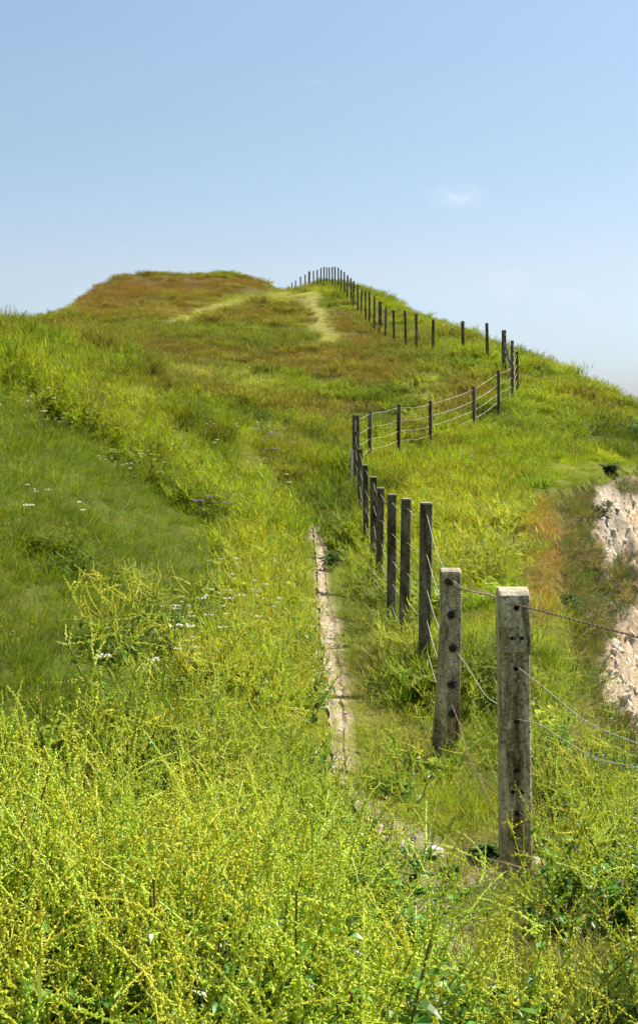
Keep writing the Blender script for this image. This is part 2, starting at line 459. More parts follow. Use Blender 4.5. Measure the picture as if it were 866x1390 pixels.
def beet(nst=3, H=.8, leaves=14, detail=1, spread=.5, fine=1.0):
    """tall coastal weed: reddish stalks, glossy leaves below, long arching spikes crowded with buds"""
    b = MB()
    for s_ in range(nst):
        az = U_(0, 6.28)
        main = arc((U_(-.05, .05), U_(-.05, .05), -.05), az, H * U_(.75, 1.05), U_(.05, spread), U_(0, .5), 7)
        b.tube(main, .0045, .0022, M['stemred'] if R() < .35 else M['bud'], 4, .3)
        if R() < .6:
            q_ = arc(main[2], U_(0, 6.28), H * U_(.3, .6), U_(.2, 1.1), U_(-.5, .8), 5); b.tube(q_, .0022, .0012, M['straw'] if R() < .6 else M['stemred'], 3)
        spikes = [(main[-2], az + U_(-.6, .6), H * U_(.28, .45), U_(0, .5))]
        for k in range(int(6.5 * detail)):
            t = U_(2.6, 6.8); i = int(t); c = main[i].lerp(main[i + 1], t - i)
            spikes.append((c, U_(0, 6.28), H * U_(.22, .55), U_(.35, 1.6)))
        for (c, a2, L, ln) in spikes:
            sp = arc(c, a2, L, ln, U_(-1.5, 1.2), 6); tone = U_(.35, 1)
            b.tube(sp, .0028, .0012, M['bud'], 3, .5)
            nb = int(L / (.0058 * fine))
            for k in range(nb):
                t = (k + R() * .6) / nb * 5.99; i = int(t); q = sp[i].lerp(sp[i + 1], t - i); e = .0072 * (1.15 - .7 * k / nb)
                o = Vector((U_(-1, 1), U_(-1, 1), U_(-1, 1))) * e
                if k % 5 == 0:
                    dr = Vector((U_(-1, 1), U_(-1, 1), U_(-.5, 1))).normalized()
                    b.ribbon([q, q + dr * .008, q + dr * .016 * U_(.7, 1.3)], .005, M['leaf'] if R() < .35 else M['bud'], a=tone)
                else: b.bud(q + o, .0038 * fine * (1.15 - .45 * k / nb) * U_(.6, 1.4), M['bud'], tone * U_(.6, 1.15))
        for k in range(int(leaves * 1.9)):
            t = U_(.3, 5.9) * (1 if R() < .6 else .7); i = int(t); c = main[i].lerp(main[i + 1], t - i)
            a2 = U_(0, 6.28); L = U_(.07, .15) * (1.15 - t / 9) * min(1, H / .7)
            b.leaf(c, (math.cos(a2), math.sin(a2), U_(-.1, .9)), L, L * U_(.4, .6), M['leaf'], U_(.1, .6))
    return b.build('beet')


def flower_spray(m, r=.012, h=.5, nh=7, flat=True):
    b = MB()
    for i in range(nh):
        an = U_(0, 6.28); pts = arc((0, 0, 0), an, h * U_(.8, 1.1), U_(.05, .25), U_(0, .3), 4)
        b.tube(pts, .0018, .001, M['weed'], 3)
        for k in range(9):
            e = pts[-1] + Vector((U_(-1, 1) * r * 2, U_(-1, 1) * r * 2, U_(-.3, .3) * r))
            b.bud(e, r * U_(.35, .6), m)
    return b.build('flower')


asset_sets = {}


def assets(cname, meshes):
    c = bpy.data.collections.new(cname)
    for i, me in enumerate(meshes):
        o = bpy.data.objects.new('%s_%02d' % (cname, i), me); c.objects.link(o)
    asset_sets[cname] = (c, len(meshes)); return c


def scatter(name, cname, P, rot, scl, idx, tint, label, cat):
    if BARE: return
    """one object: points that carry plants through a geometry node tree"""
    me = bpy.data.meshes.new(name); nP = len(P)
    me.vertices.add(nP); me.vertices.foreach_set('co', np.asarray(P, np.float32).ravel())
    for nm, ty, key, arr in (('rot', 'FLOAT_VECTOR', 'vector', rot), ('scl', 'FLOAT_VECTOR', 'vector', scl), ('idx', 'INT', 'value', idx)):
        a = me.attributes.new(nm, ty, 'POINT'); a.data.foreach_set(key, np.asarray(arr, np.int32 if ty == 'INT' else np.float32).ravel())
    a = me.attributes.new('tint', 'FLOAT_COLOR', 'POINT'); a.data.foreach_set('color', np.c_[tint, np.ones(nP)].astype(np.float32).ravel())
    o = bpy.data.objects.new(name, me); link(o)
    o['kind'] = 'stuff'; o['label'] = label; o['category'] = cat
    ng = bpy.data.node_groups.new(name, 'GeometryNodeTree')
    ng.interface.new_socket('Geometry', in_out='INPUT', socket_type='NodeSocketGeometry')
    ng.interface.new_socket('Geometry', in_out='OUTPUT', socket_type='NodeSocketGeometry')
    gi = ng.nodes.new('NodeGroupInput'); go = ng.nodes.new('NodeGroupOutput')
    ci = ng.nodes.new('GeometryNodeCollectionInfo'); ci.inputs[0].default_value = asset_sets[cname][0]
    ci.inputs['Separate Children'].default_value = True; ci.inputs['Reset Children'].default_value = True
    ip = ng.nodes.new('GeometryNodeInstanceOnPoints'); ip.inputs['Pick Instance'].default_value = True

    def na(nm, t):
        q = ng.nodes.new('GeometryNodeInputNamedAttribute'); q.data_type = t; q.inputs['Name'].default_value = nm
        return [s for s in q.outputs if s.enabled and s.name == 'Attribute'][0]
    e2r = ng.nodes.new('FunctionNodeEulerToRotation')
    ng.links.new(gi.outputs[0], ip.inputs['Points']); ng.links.new(ci.outputs[0], ip.inputs['Instance'])
    ng.links.new(na('idx', 'INT'), ip.inputs['Instance Index'])
    ng.links.new(na('rot', 'FLOAT_VECTOR'), e2r.inputs[0]); ng.links.new(e2r.outputs[0], ip.inputs['Rotation'])
    ng.links.new(na('scl', 'FLOAT_VECTOR'), ip.inputs['Scale']); ng.links.new(ip.outputs[0], go.inputs[0])
    md = o.modifiers.new('scatter', 'NODES'); md.node_group = ng
    return o


# ------------------------------------------------------------------ turf colours by place
GREEN = (.12, .16, .016); BRIGHT = (.225, .275, .018); YEL = (.31, .33, .028); DARKG = (.125, .17, .015)
BROWN = (.185, .13, .036); RUST = (.27, .16, .05); PALE = (.37, .38, .11); STRAW = (.33, .28, .12); OLIVE = (.155, .175, .022); DEEP = (.06, .10, .012)
#   column, row, radius x, radius y, turn(deg), colour, weight, height factor
BLOBS = [
    (300, 470, 420, 60, 0, OLIVE, .8, 1.0), (250, 400, 190, 28, 0, BROWN, .75, 1.0), (150, 400, 70, 30, -25, BROWN, .7, 1.1), (240, 384, 150, 14, 0, BROWN, .8, .9),
    (300, 430, 260, 14, 0, BROWN, .55, 1.1), (250, 480, 200, 14, 5, BROWN, .5, 1.1),
    (470, 500, 110, 26, 10, BROWN, .65, 1.0), (90, 455, 80, 22, 15, BROWN, .3, 1.0), (480, 455, 60, 20, 25, BROWN, .6, 1.0),
    (430, 560, 90, 22, 10, BROWN, .5, 1.1), (250, 530, 150, 14, 10, BROWN, .4, 1.1), (620, 540, 55, 26, -20, BROWN, .6, 1.2), (520, 560, 60, 25, 0, GREEN, .6, 1),
    (640, 430, 90, 12, 22, BROWN, .7, 1.1), (760, 500, 60, 12, 28, BROWN, .35, 1.1), (420, 600, 70, 25, 0, OLIVE, .6, 1), (380, 630, 60, 22, 20, BROWN, .4, 1.1),
    (120, 545, 110, 12, 20, BROWN, .5, 1.1), (40, 500, 90, 50, 15, BRIGHT, .8, 1.3), (130, 500, 70, 40, 25, BRIGHT, .5, 1.2), (200, 600, 200, 50, 25, BRIGHT, .55, 1.0),
    (340, 700, 90, 110, 10, BRIGHT, .8, 1.0), (370, 830, 80, 100, 0, YEL, .75, 1.0), (350, 950, 130, 80, 0, YEL, .8, 1.0), (290, 520, 100, 12, 5, PALE, .55, 1.0),
    # right-hand slope
    (640, 640, 140, 70, 5, BRIGHT, .9, 1.2), (620, 720, 120, 80, 0, YEL, .7, 1.2), (760, 560, 110, 60, 20, BRIGHT, .75, 1.2), (600, 455, 60, 25, 10, BRIGHT, .7, 1.2),
    (700, 520, 40, 30, 0, BRIGHT, .6, 1.2), (810, 560, 60, 30, 30, OLIVE, .5, 1.2), (850, 600, 60, 22, 10, DEEP, .9, .8), (790, 545, 50, 18, 30, RUST, .25, 1.1),
    (740, 720, 40, 60, 20, RUST, .85, .8), (735, 800, 30, 60, 10, RUST, .7, .8), (770, 690, 40, 40, 0, OLIVE, .8, .7), (800, 760, 30, 90, 0, DARKG, .8, .6), (780, 870, 30, 60, 0, DARKG, .6, .7),
    (640, 860, 60, 60, 0, BRIGHT, .6, 1.0), (740, 960, 60, 60, 0, BRIGHT, .5, .9), (660, 1180, 90, 50, 0, STRAW, .6, .6), (800, 1150, 80, 70, 0, OLIVE, .6, .8), (760, 1290, 130, 60, 0, STRAW, .45, .7), (790, 985, 40, 40, 0, STRAW, .6, .9),
    # left: short dark turf
    (60, 640, 130, 90, 20, DARKG, 1.0, .45), (170, 740, 150, 80, 25, DARKG, 1.0, .45), (120, 840, 190, 90, 10, DARKG, 1.0, .45), (30, 560, 60, 25, 10, DARKG, .8, .6),
    (250, 770, 70, 60, 30, DARKG, .9, .5), (10, 650, 30, 30, 0, PALE, .5, .8), (20, 560, 40, 16, 0, PALE, .3, .8),
    # beside path
    (500, 880, 40, 90, 0, OLIVE, .6, .7), (520, 940, 40, 60, 0, STRAW, .45, .7), (470, 740, 30, 50, 0, GREEN, .5, .8), (580, 1010, 60, 50, 0, STRAW, .45, .8), (380, 760, 40, 100, 0, BRIGHT, .4, 1),
]
TRACKS = [
    (428, 412, 14, 24, -8, PALE, 1, .2), (438, 440, 20, 24, -12, PALE, 1, .2), (448, 458, 24, 9, 0, PALE, .9, .25), (400, 404, 45, 10, 0, PALE, .7, .35), (300, 417, 75, 8, -14, PALE, .95, .25), (245, 434, 40, 7, -22, PALE, .85, .25), (360, 403, 40, 7, -10, PALE, .8, .3),
    (340, 402, 50, 7, -8, BRIGHT, .5, .4), (455, 520, 60, 12, 10, OLIVE, .3, .7), (590, 515, 30, 14, 0, PALE, .45, .5), (570, 535, 35, 22, 0, PALE, .35, .6),
]


def turf(x, y, z, jitter=0):
    """colour and height factor of the vegetation at points of the land"""
    px, py = pix(x, np.maximum(y, 2.5), z)
    wob = 22 * np.clip(26 / np.maximum(y, 1), .15, 1)
    px = px + wob * fbm(x * .5, y * .35, 3, 21) + rng.normal(0, 4, x.shape) * jitter * np.clip(30 / np.maximum(y, 1), .4, 1)
    py = py + wob * .7 * fbm(x * .5, y * .35, 3, 31) + rng.normal(0, 3, x.shape) * jitter * np.clip(30 / np.maximum(y, 1), .3, 1)
    m1 = sstep(-.35, .35, fbm(x * .55, y * .4, 4, 41))[:, None]
    col = np.array(GREEN) * (1 - m1) + np.array(BRIGHT) * m1
    ht = np.ones(len(x))
    for (cx, cy, rx, ry, a, c, w, h) in BLOBS:
        a = math.radians(a); dx = px - cx; dy = py - cy
        u = (dx * math.cos(a) + dy * math.sin(a)) / rx; v = (-dx * math.sin(a) + dy * math.cos(a)) / ry
        k = w * (1 - sstep(.55, 1.1, np.sqrt(u * u + v * v)))
        k = k * (y > 4.2)
        col = col * (1 - k[:, None]) + np.array(c) * k[:, None]; ht = ht * (1 - k) + h * k
    # small tussocks of other colours
    m2 = sstep(.15, .6, fbm(x * 1.4, y * 1.1, 3, 51))
    col = col * (1 - .5 * m2[:, None]) + np.array(OLIVE) * .5 * m2[:, None]
    m3 = sstep(.08, .5, fbm(x * 1.1 + 50, y * .8, 3, 61)) * sstep(18, 30, y) * (px < 640 + .8 * (600 - py))
    col = col * (1 - .52 * m3[:, None]) + np.array(BROWN) * .52 * m3[:, None]
    m4 = sstep(.2, .6, fbm(x * 2.1, y * 1.6 + 20, 2, 71))
    col = col * (1 + .25 * m4[:, None])
    for (cx, cy, rx, ry, a, c, w, h) in TRACKS:
        a = math.radians(a); dx = px - cx; dy = py - cy
        u = (dx * math.cos(a) + dy * math.sin(a)) / rx; v = (-dx * math.sin(a) + dy * math.cos(a)) / ry
        k = w * (1 - sstep(.6, 1.15, np.sqrt(u * u + v * v))) * (y > 4.2)
        col = col * (1 - k[:, None]) + np.array(c) * k[:, None]; ht = ht * (1 - k) + h * k
    # the even, short, darker turf left of the path
    e_ = 14 * fbm(x * 1.2, y * .9, 3, 81)
    up = np.interp(px, [-400, 0, 60, 120, 200, 260, 300, 320], [520, 548, 565, 598, 655, 690, 720, 800])
    lo_ = np.interp(px, [-400, 0, 130, 180, 240, 300, 320], [1000, 1000, 1000, 900, 850, 830, 800])
    dk = sstep(-22, 26, py - up + e_) * (1 - sstep(-12, 14, py - lo_ + e_)) * (y > 4.6) * (y < 22) * .93
    tc = np.array(DARKG) * (1 + .22 * fbm(x * 3, y * 2, 3, 82))[:, None]
    col = col * (1 - dk[:, None]) + tc * dk[:, None]; ht = ht * (1 - dk) + .52 * dk
    return col, ht


# ------------------------------------------------------------------ the ground mesh
def axis(lo, hi, fine, k):
    a = [0.0]; st = fine
    while a[-1] < hi: a.append(a[-1] + st); st *= k
    b = [0.0]; st = fine
    while b[-1] > lo: b.append(b[-1] - st); st *= k
    return np.array(sorted(set(b + a)))


xs = axis(-900, 40, .1, 1.018) + 1.0
ys_ = [2.0]; st = .1
while ys_[-1] < 900: ys_.append(ys_[-1] + st); st *= 1.0105
yb = [2.0 - .3]
while yb[-1] > -600: yb.append(yb[-1] * 1.12 - .5 if yb[-1] < 0 else yb[-1] - .6)
ys = np.array(sorted(yb + ys_))
X, Y = np.meshgrid(xs, ys)
S_ = X - lip(Y)
Z = base(X, Y) - drop(S_)
nx, ny = len(xs), len(ys)
col, _ = turf(X.ravel(), Y.ravel(), Z.ravel())
px_, py_ = pix(X.ravel(), np.maximum(Y.ravel(), 2.6), Z.ravel())

# trodden path: centre line from pixels that really lie on the ground
PATHPX = [(530, 1150, 50), (496, 1105, 44), (464, 1062, 32), (459, 1010, 26), (456, 960, 30), (452, 925, 34), (449, 890, 34), (445, 855, 30), (441, 825, 26), (437, 795, 20), (437, 775, 18),
          (434, 752, 16), (430, 730, 11), (427, 712, 8)]
PATH = []
for (a_, b_, w_) in PATHPX:
    h_ = hit(a_, b_); PATH.append((h_[0], h_[1], w_ / F * h_[1] * .36))
PATH = np.array(PATH)[np.argsort([p[1] for p in PATH])]


def path_dist(x, y):
    cx_ = np.interp(y, PATH[:, 1], PATH[:, 0]); w_ = np.interp(y, PATH[:, 1], PATH[:, 2])
    ok = (y > PATH[0, 1]) & (y < PATH[-1, 1])
    return np.where(ok, np.abs(x - cx_) / w_, 9)


soil = np.array((.34, .275, .20))
pd = path_dist(X.ravel(), Y.ravel())
k = (1 - sstep(.9, 1.6, pd))[:, None]
col = col * .5 + np.array((.02, .014, .006))  # dark thatch and earth, darkened further to paint shade between grass blades
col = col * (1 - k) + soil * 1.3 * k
# bare patches round the feet of the nearest posts
for (cx_, cy_, rx_, ry_) in ((640, 1205, 60, 26), (585, 1230, 70, 55), (535, 1150, 65, 45), (610, 1320, 80, 70), (600, 1075, 40, 25), (850, 1110, 45, 45)):
    k = (1 - sstep(.5, 1.1, np.hypot((px_ - cx_) / rx_, (py_ - cy_) / ry_)))[:, None] * .8
    col = col * (1 - k) + soil * k
keep = (S_ < np.where(Y > 14, -.05, .35))
idx = np.arange(nx * ny).reshape(ny, nx)
fq = np.stack([idx[:-1, :-1], idx[:-1, 1:], idx[1:, 1:], idx[1:, :-1]], -1)
fk = keep[:-1, :-1]
Fq = fq[fk]
used, inv = np.unique(Fq, return_inverse=True)
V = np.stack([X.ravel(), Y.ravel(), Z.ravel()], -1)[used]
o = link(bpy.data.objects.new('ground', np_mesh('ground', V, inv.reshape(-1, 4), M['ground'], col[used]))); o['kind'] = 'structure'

# ------------------------------------------------------------------ chalk cliff below the lip
yc = np.concatenate([np.arange(-9, 3, .4), np.arange(3, 24, .09), np.arange(24, 42, .09), np.arange(42, 70, .5), np.arange(70, 180, 3), np.arange(180, 600, 20)])
sc_ = np.concatenate([np.arange(-.5, 3, .05), np.arange(3, 8, .12), np.arange(8, 22, .8)])
SS, YY = np.meshgrid(sc_, yc)
XX = lip(YY) + SS
ZZ = base(XX, YY) - drop(SS) - .02
amt = sstep(0.0, .8, SS) * np.clip(YY / 16, .35, 1.2)
gul = fbm(YY * .8 + SS * .3, SS * .6, 4, 77)
off = amt * (1.0 * gul + .42 * (1 - np.abs(fbm(YY * 1.6, SS * 3.6, 3, 78)) * 2) + .045 * fbm(YY * 6 + 3, SS * 14, 3, 79))
ZZ = ZZ + off * .75; XX2 = XX + off * .35
cp, rp = pix(XX2.ravel(), np.maximum(YY.ravel(), 2.6), ZZ.ravel())
chalk = np.array((.80, .67, .48))
ncx = fbm(XX.ravel() * 1.1, YY.ravel() * 1.1, 4, 91)
ncx = fbm(YY.ravel() * 1.6 + XX.ravel() * .7, SS.ravel() * 2.4, 4, 91)
colc = chalk[None, :] * (1 + .14 * ncx[:, None])
# grey-white top of the chalk, ochre below
k = (1 - sstep(.4, 1.2, np.hypot((cp - 825) / 30, (rp - 690) / 70)))[:, None] * .6
colc = colc * (1 - k) + np.array((.62, .57, .50)) * k
sv = SS.ravel()
near_lip = np.interp(YY.ravel(), [0, 8, 12, 18, 24, 29, 33, 40], [.5, .5, .55, .75, .6, .12, .35, 1.5]) + .35 * ncx
vb = (1 - sstep(-.08, .14, sv - near_lip)) * ((YY.ravel() < 12) | (YY.ravel() > 34))
bx = np.interp(rp, [600, 630, 700, 740, 770, 800, 860, 920, 1000, 1060], [815, 812, 800, 800, 808, 826, 820, 806, 812, 835])
vb = np.maximum(vb, (1 - sstep(-5, 5, cp - bx + 16 * ncx)) * (YY.ravel() >= 10) * (YY.ravel() <= 34.5))
for (cx_, cy_, rx_, ry_, w_) in ((848, 790, 30, 48, .85), (800, 800, 24, 90, .9), (795, 900, 22, 55, .8), (852, 660, 24, 14, .8), (790, 720, 20, 60, .7), (866, 620, 40, 18, 1)):
    q = np.hypot((cp - cx_) / rx_, (rp - cy_) / ry_) + .35 * fbm(XX.ravel() * 2.3, YY.ravel() * 2.3, 3, 95)
    vb = np.maximum(vb, w_ * (1 - sstep(.7, 1.05, q)))
earth = np.array((.14, .115, .05)) * (1 + .5 * fbm(XX.ravel() * 3, YY.ravel() * 3, 3, 96))[:, None]
gmix = sstep(-.2, .3, fbm(XX.ravel() * 1.7, YY.ravel() * 1.7, 3, 97))[:, None]
earth = earth * (1 - gmix * .6) + np.array((.07, .085, .02)) * gmix * .6
colc = colc * (1 - vb[:, None]) + earth * vb[:, None]
tc_, _ = turf(XX.ravel(), YY.ravel(), ZZ.ravel()); k = (1 - sstep(-.08, .10, sv + .1 * ncx))[:, None]
colc = colc * (1 - k) + tc_ * .6 * k
i2 = np.arange(XX.size).reshape(XX.shape)
fc = np.stack([i2[:-1, :-1], i2[:-1, 1:], i2[1:, 1:], i2[1:, :-1]], -1).reshape(-1, 4)
o = link(bpy.data.objects.new('cliff', np_mesh('cliff', np.stack([XX2.ravel(), YY.ravel(), ZZ.ravel()], -1), fc, M['cliff'], colc)))
o['kind'] = 'structure'

# rough tufts that hold on to the earthy parts of the face
sel = np.nonzero((vb > .55) & (sv > .08) & (sv < 3.2) & (YY.ravel() > 6) & (YY.ravel() < 36))[0]
CL = np.stack([XX2.ravel(), YY.ravel(), ZZ.ravel()], -1)
pick = rng.choice(sel, min(len(sel), 2600), replace=False)

# sea far below
bm = bmesh.new(); bmesh.ops.create_grid(bm, x_segments=2, y_segments=2, size=30000)
me = bpy.data.meshes.new('sea'); bm.to_mesh(me); me.materials.append(M['sea']); o = link(bpy.data.objects.new('sea', me)); o.location = (0, 0, -48); o['kind'] = 'structure'

# path sheet with small worn steps
pv, pf = [], []
yy = np.arange(PATH[0, 1] + .02, PATH[-1, 1], .04); nc = 13
for j, y_ in enumerate(yy):
    cx_ = np.interp(y_, PATH[:, 1], PATH[:, 0]); w_ = np.interp(y_, PATH[:, 1], PATH[:, 2])
    wl = w_ * (1 + .5 * float(fbm(np.array([y_ * 3.1]), np.array([1.0]), 3, 3)[0])); wr = w_ * (1 + .5 * float(fbm(np.array([y_ * 3.1]), np.array([9.0]), 3, 4)[0]))
    for i in range(nc):
        t = i / (nc - 1) * 2 - 1; x_ = cx_ + (t * wl if t < 0 else t * wr)
        ph = (y_ + .12 * t * t + .05 * math.sin(y_ * 5)) / .72
        stp = (1 - (ph % 1.0)) * .03 * (1 - t * t)
        pv.append((x_, y_, float(z_at(x_, y_)) + .008 + stp * .7 - .055 * (1 - t * t) + .016 * float(fbm(np.array([x_ * 7.]), np.array([y_ * 7.]), 3, 8)[0]) + .02))
for j in range(len(yy) - 1):
    for i in range(nc - 1):
        a_ = j * nc + i; pf.append((a_, a_ + 1, a_ + nc + 1, a_ + nc))
o = link(bpy.data.objects.new('path', np_mesh('path', pv, pf, M['path']))); o['kind'] = 'structure'

# ------------------------------------------------------------------ grass and weeds that nobody could count
assets('tuft', [tuft(60, .11, .27, .0036), tuft(50, .10, .30, .0036, seed_n=6), tuft(64, .12, .20, .0038), tuft(44, .1, .27, .0036, seed_n=12),
                spray(11, .32, .005, .006, M['weed'], 10), spray(9, .42, .005, .007, M['weed'], 16)])
assets('clump', [tuft(170, .40, .24, .0075), tuft(140, .38, .27, .0075, seed_n=22), tuft(120, .38, .23, .0075, seed_n=50, headh=1.2),
                 spray(60, .32, .007, .011, M['weed'], 34, rad=.38), spray(56, .40, .007, .011, M['weed'], 34, rad=.38)])


def sample(d0, d1, dens):
    wid = lambda d: .62 * d + 3.2
    nn = int((d1 - d0) * (wid(d0) + wid(d1)) / 2 * dens)
    d = rng.uniform(d0, d1, nn * 2); keep_ = rng.random(nn * 2) < wid(d) / wid(d1)
    d = d[keep_][:nn]; x = (rng.random(len(d)) - .5) * wid(d)
    s = x - lip(d); ok = (s < np.where(d > 14, -.06, .45)) & (((path_dist(x, d) - 1) * np.interp(d, PATH[:, 1], PATH[:, 2]) > -.03 + .11 * vnoise(x * 0 + (x > 0), d * 1.7, 5) + .13 * sstep(12, 18, d)) | (rng.random(len(d)) < .05))
    return x[ok], d[ok], s[ok]


def lay(name, cname, bands, label, cat, kindfun, hs=1.0):
    Ps, Rs, Sc, Id, Tn = [], [], [], [], []
    for (d0, d1, dens, sx, sz) in bands:
        x, d, s = sample(d0, d1, dens)
        z = z_at(x, d); c, h = turf(x, d, z, 1.0)
        px, py = pix(x, d, z)
        # thin the plants on bare soil and on the cliff
        bare = np.zeros(len(x))
        for (cx_, cy_, rx_, ry_) in ((575, 1225, 40, 40), (530, 1145, 50, 34), (600, 1310, 45, 40), (850, 1110, 40, 40)):
            bare = np.maximum(bare, (.55 + .4 * (fbm(x * 5, d * 5, 2, 15) > 0)) * (np.hypot((px - cx_) / rx_, (py - cy_) / ry_) < 1))
        bare = np.maximum(bare, np.where(s > .1, .35, 0))
        ok = rng.random(len(x)) > bare
        x, d, s, z, c, h, px, py = [q[ok] for q in (x, d, s, z, c, h, px, py)]
        nn = len(x)
        gap = (path_dist(x, d) - 1) * np.interp(d, PATH[:, 1], PATH[:, 2])
        h = h * (.72 + .75 * np.clip(fbm(x * 1.1, d * .8, 3, 101) + .35, 0, 1.1))
        h = h * np.where((d < 6.3) & (px > 450), .55, 1)
        h = h * np.where(path_dist(x, d) > 8.9, 1, .35 + .65 * sstep(.05, .6 + .4 * sstep(12, 18, d), gap)) * np.interp(s, [-1.6, -.4, 0], [1, .6, .45])
        Ps.append(np.c_[x, d, z]); Rs.append(np.c_[rng.normal(0, .12, nn), rng.normal(0, .12, nn), rng.uniform(0, 6.283, nn)])
        sc = rng.uniform(.7, 1.3, nn); fl = sx * sc * np.clip(h + .35, .4, 1); Sc.append(np.c_[fl, fl, sc * sz * h * hs])
        Id.append(kindfun(x, d, c, h, nn)); Tn.append(c * rng.uniform(.75, 1.3, nn)[:, None])
    scatter(name, cname, np.concatenate(Ps), np.concatenate(Rs), np.concatenate(Sc), np.concatenate(Id), np.concatenate(Tn), label, cat)


def kind_near(x, d, c, h, nn):
    brownish = c[:, 0] > c[:, 1] * 1.05; bright = (c[:, 1] > .16) & (h > .75)
    r = rng.random(nn)
    k = np.where(r < .5, 0, np.where(r < .75, 2, 1))
    k = np.where(brownish, np.where(r < .5, 3, 1), k)
    k = np.where(bright & (r < .6), np.where(r < .3, 4, 5), k)
    return k


def kind_far(x, d, c, h, nn):
    brownish = c[:, 0] > c[:, 1] * .95; bright = (c[:, 1] > .16) & (h > .75)
    r = rng.random(nn)
    k = np.where(r < .55, 0, 1)
    k = np.where(brownish, 2, k)
    k = np.where(bright & (r < .6), np.where(r < .3, 3, 4), k)
    return k


lay('meadow_grass', 'tuft', [(2.2, 7, 120, 1, .75), (7, 13, 75, 1.15, .85), (13, 22, 34, 1.6, 1)], 'long green and brown meadow grass on the near ground', 'grass', kind_near)
lay('hillside_grass', 'clump', [(20, 34, 8, .75, .9), (34, 60, 5.5, 1.0, .85), (60, 126, 3.4, 1.3, .8)], 'grass and seed heads covering the rising hillside', 'grass', kind_far)

nP = len(pick); tn = np.array([(.10, .14, .02), (.17, .14, .05), (.26, .21, .10), (.06, .09, .015)])[rng.integers(0, 4, nP)] * rng.uniform(.7, 1.2, nP)[:, None]
q = rng.uniform(.35, 1.0, nP)
scatter('cliff_scrub', 'tuft', CL[pick], np.c_[rng.normal(0, .3, nP), rng.normal(.3, .3, nP), rng.uniform(0, 6.28, nP)], np.c_[q * 1.3, q * 1.3, q * .7], rng.choice([0, 2, 2, 3, 4], nP), tn,
        'rough olive and straw tufts clinging to the earthy rim of the chalk', 'scrub')

# ------------------------------------------------------------------ fences
def boolean_holes(me, holes, depth_y, name):
    """cut round holes (x, z, r) right through along y"""
    o = bpy.data.objects.new('tmp', me); COL.objects.link(o)
    bm = bmesh.new()
    for (hx, hz, hr) in holes:
        bmesh.ops.create_cone(bm, cap_ends=True, segments=14, radius1=hr, radius2=hr, depth=depth_y * 3,
                              matrix=Matrix.Translation((hx, 0, hz)) @ Matrix.Rotation(math.pi / 2, 4, 'X'))
    cm = bpy.data.meshes.new('cut'); bm.to_mesh(cm); bm.free(); c = bpy.data.objects.new('cut', cm); COL.objects.link(c)
    md = o.modifiers.new('b', 'BOOLEAN'); md.object = c; md.operation = 'DIFFERENCE'; md.solver = 'EXACT'
    dg = bpy.context.evaluated_depsgraph_get(); dg.update()
    res = bpy.data.meshes.new_from_object(o.evaluated_get(dg)); res.name = name
    bpy.data.objects.remove(o); bpy.data.objects.remove(c)
    return res


def post_mesh(w, dp, L, holes, mat, head=None, rnd=.3, chips=0, seed=0, kick=0):
    """square concrete post, top at z=0, rounded over front to back; head = length of a thicker top block"""
    rs = random.Random(seed)
    prof = []                                                          # (y half-depths, z) from the bottom upwards
    bm = bmesh.new()
    zs = [-L, -L * .8, -L * .6, -L * .42, -.30, -.2, -.12]
    if head: zs = [-L, -L * .8, -L * .6, -L * .42, -head - .012, -head, -head * .6]
    ring = []
    for z in zs:
        e = 0 if not head or z < -head - .001 else .02
        kx = kick * max(0, (-z - L * .25)) if kick else 0
        ring.append((w / 2 + kx * .35 + rs.uniform(-.001, .001), dp / 2 + e, z, -kx))
    R_ = dp / 2 + (.02 if head else 0)
    ht = R_ * rnd * 2
    for a in (0, 25, 50, 72):
        a = math.radians(a); ring.append((w / 2 - .004 * math.sin(a), R_ * math.cos(a) if rnd > .2 else R_ * (1 - .12 * math.sin(a)), -ht + ht * math.sin(a), 0))
    rows = []
    for (hx, hy, z, ox) in ring:
        c = min(.007, hx * .2)
        c2 = min(c, hy * .4)
        rows.append([bm.verts.new((x + ox, y, z)) for (x, y) in ((-hx, -hy + c2), (-hx + c, -hy), (hx - c, -hy), (hx, -hy + c2), (hx, hy - c2), (hx - c, hy), (-hx + c, hy), (-hx, hy - c2))])
    for a, b in zip(rows, rows[1:]):
        for i in range(8): bm.faces.new((a[i], a[(i + 1) % 8], b[(i + 1) % 8], b[i]))
    bm.faces.new(rows[0][::-1]); bm.faces.new(rows[-1])
    bmesh.ops.recalc_face_normals(bm, faces=bm.faces)
    me = bpy.data.meshes.new('post'); bm.to_mesh(me); bm.free(); me.materials.append(mat)
    return boolean_holes(me, holes, dp, 'post')


HF = [.085, .39, .66, .89, 1.11]          # hole depths below the top of a line post


def smooth_curve(pts, n_):
    pts = [np.array(p, float) for p in pts]
    P_ = [2 * pts[0] - pts[1]] + pts + [2 * pts[-1] - pts[-2]]; out_ = []
    for i in range(1, len(P_) - 2):
        for t in np.arange(0, 1, 1 / n_):
            a, b, c, d = P_[i - 1:i + 3]
            out_.append(.5 * ((2 * b) + (c - a) * t + (2 * a - 5 * b + 4 * c - d) * t * t + (3 * b - a - 3 * c + d) * t ** 3))
    out_.append(pts[-1]); return out_


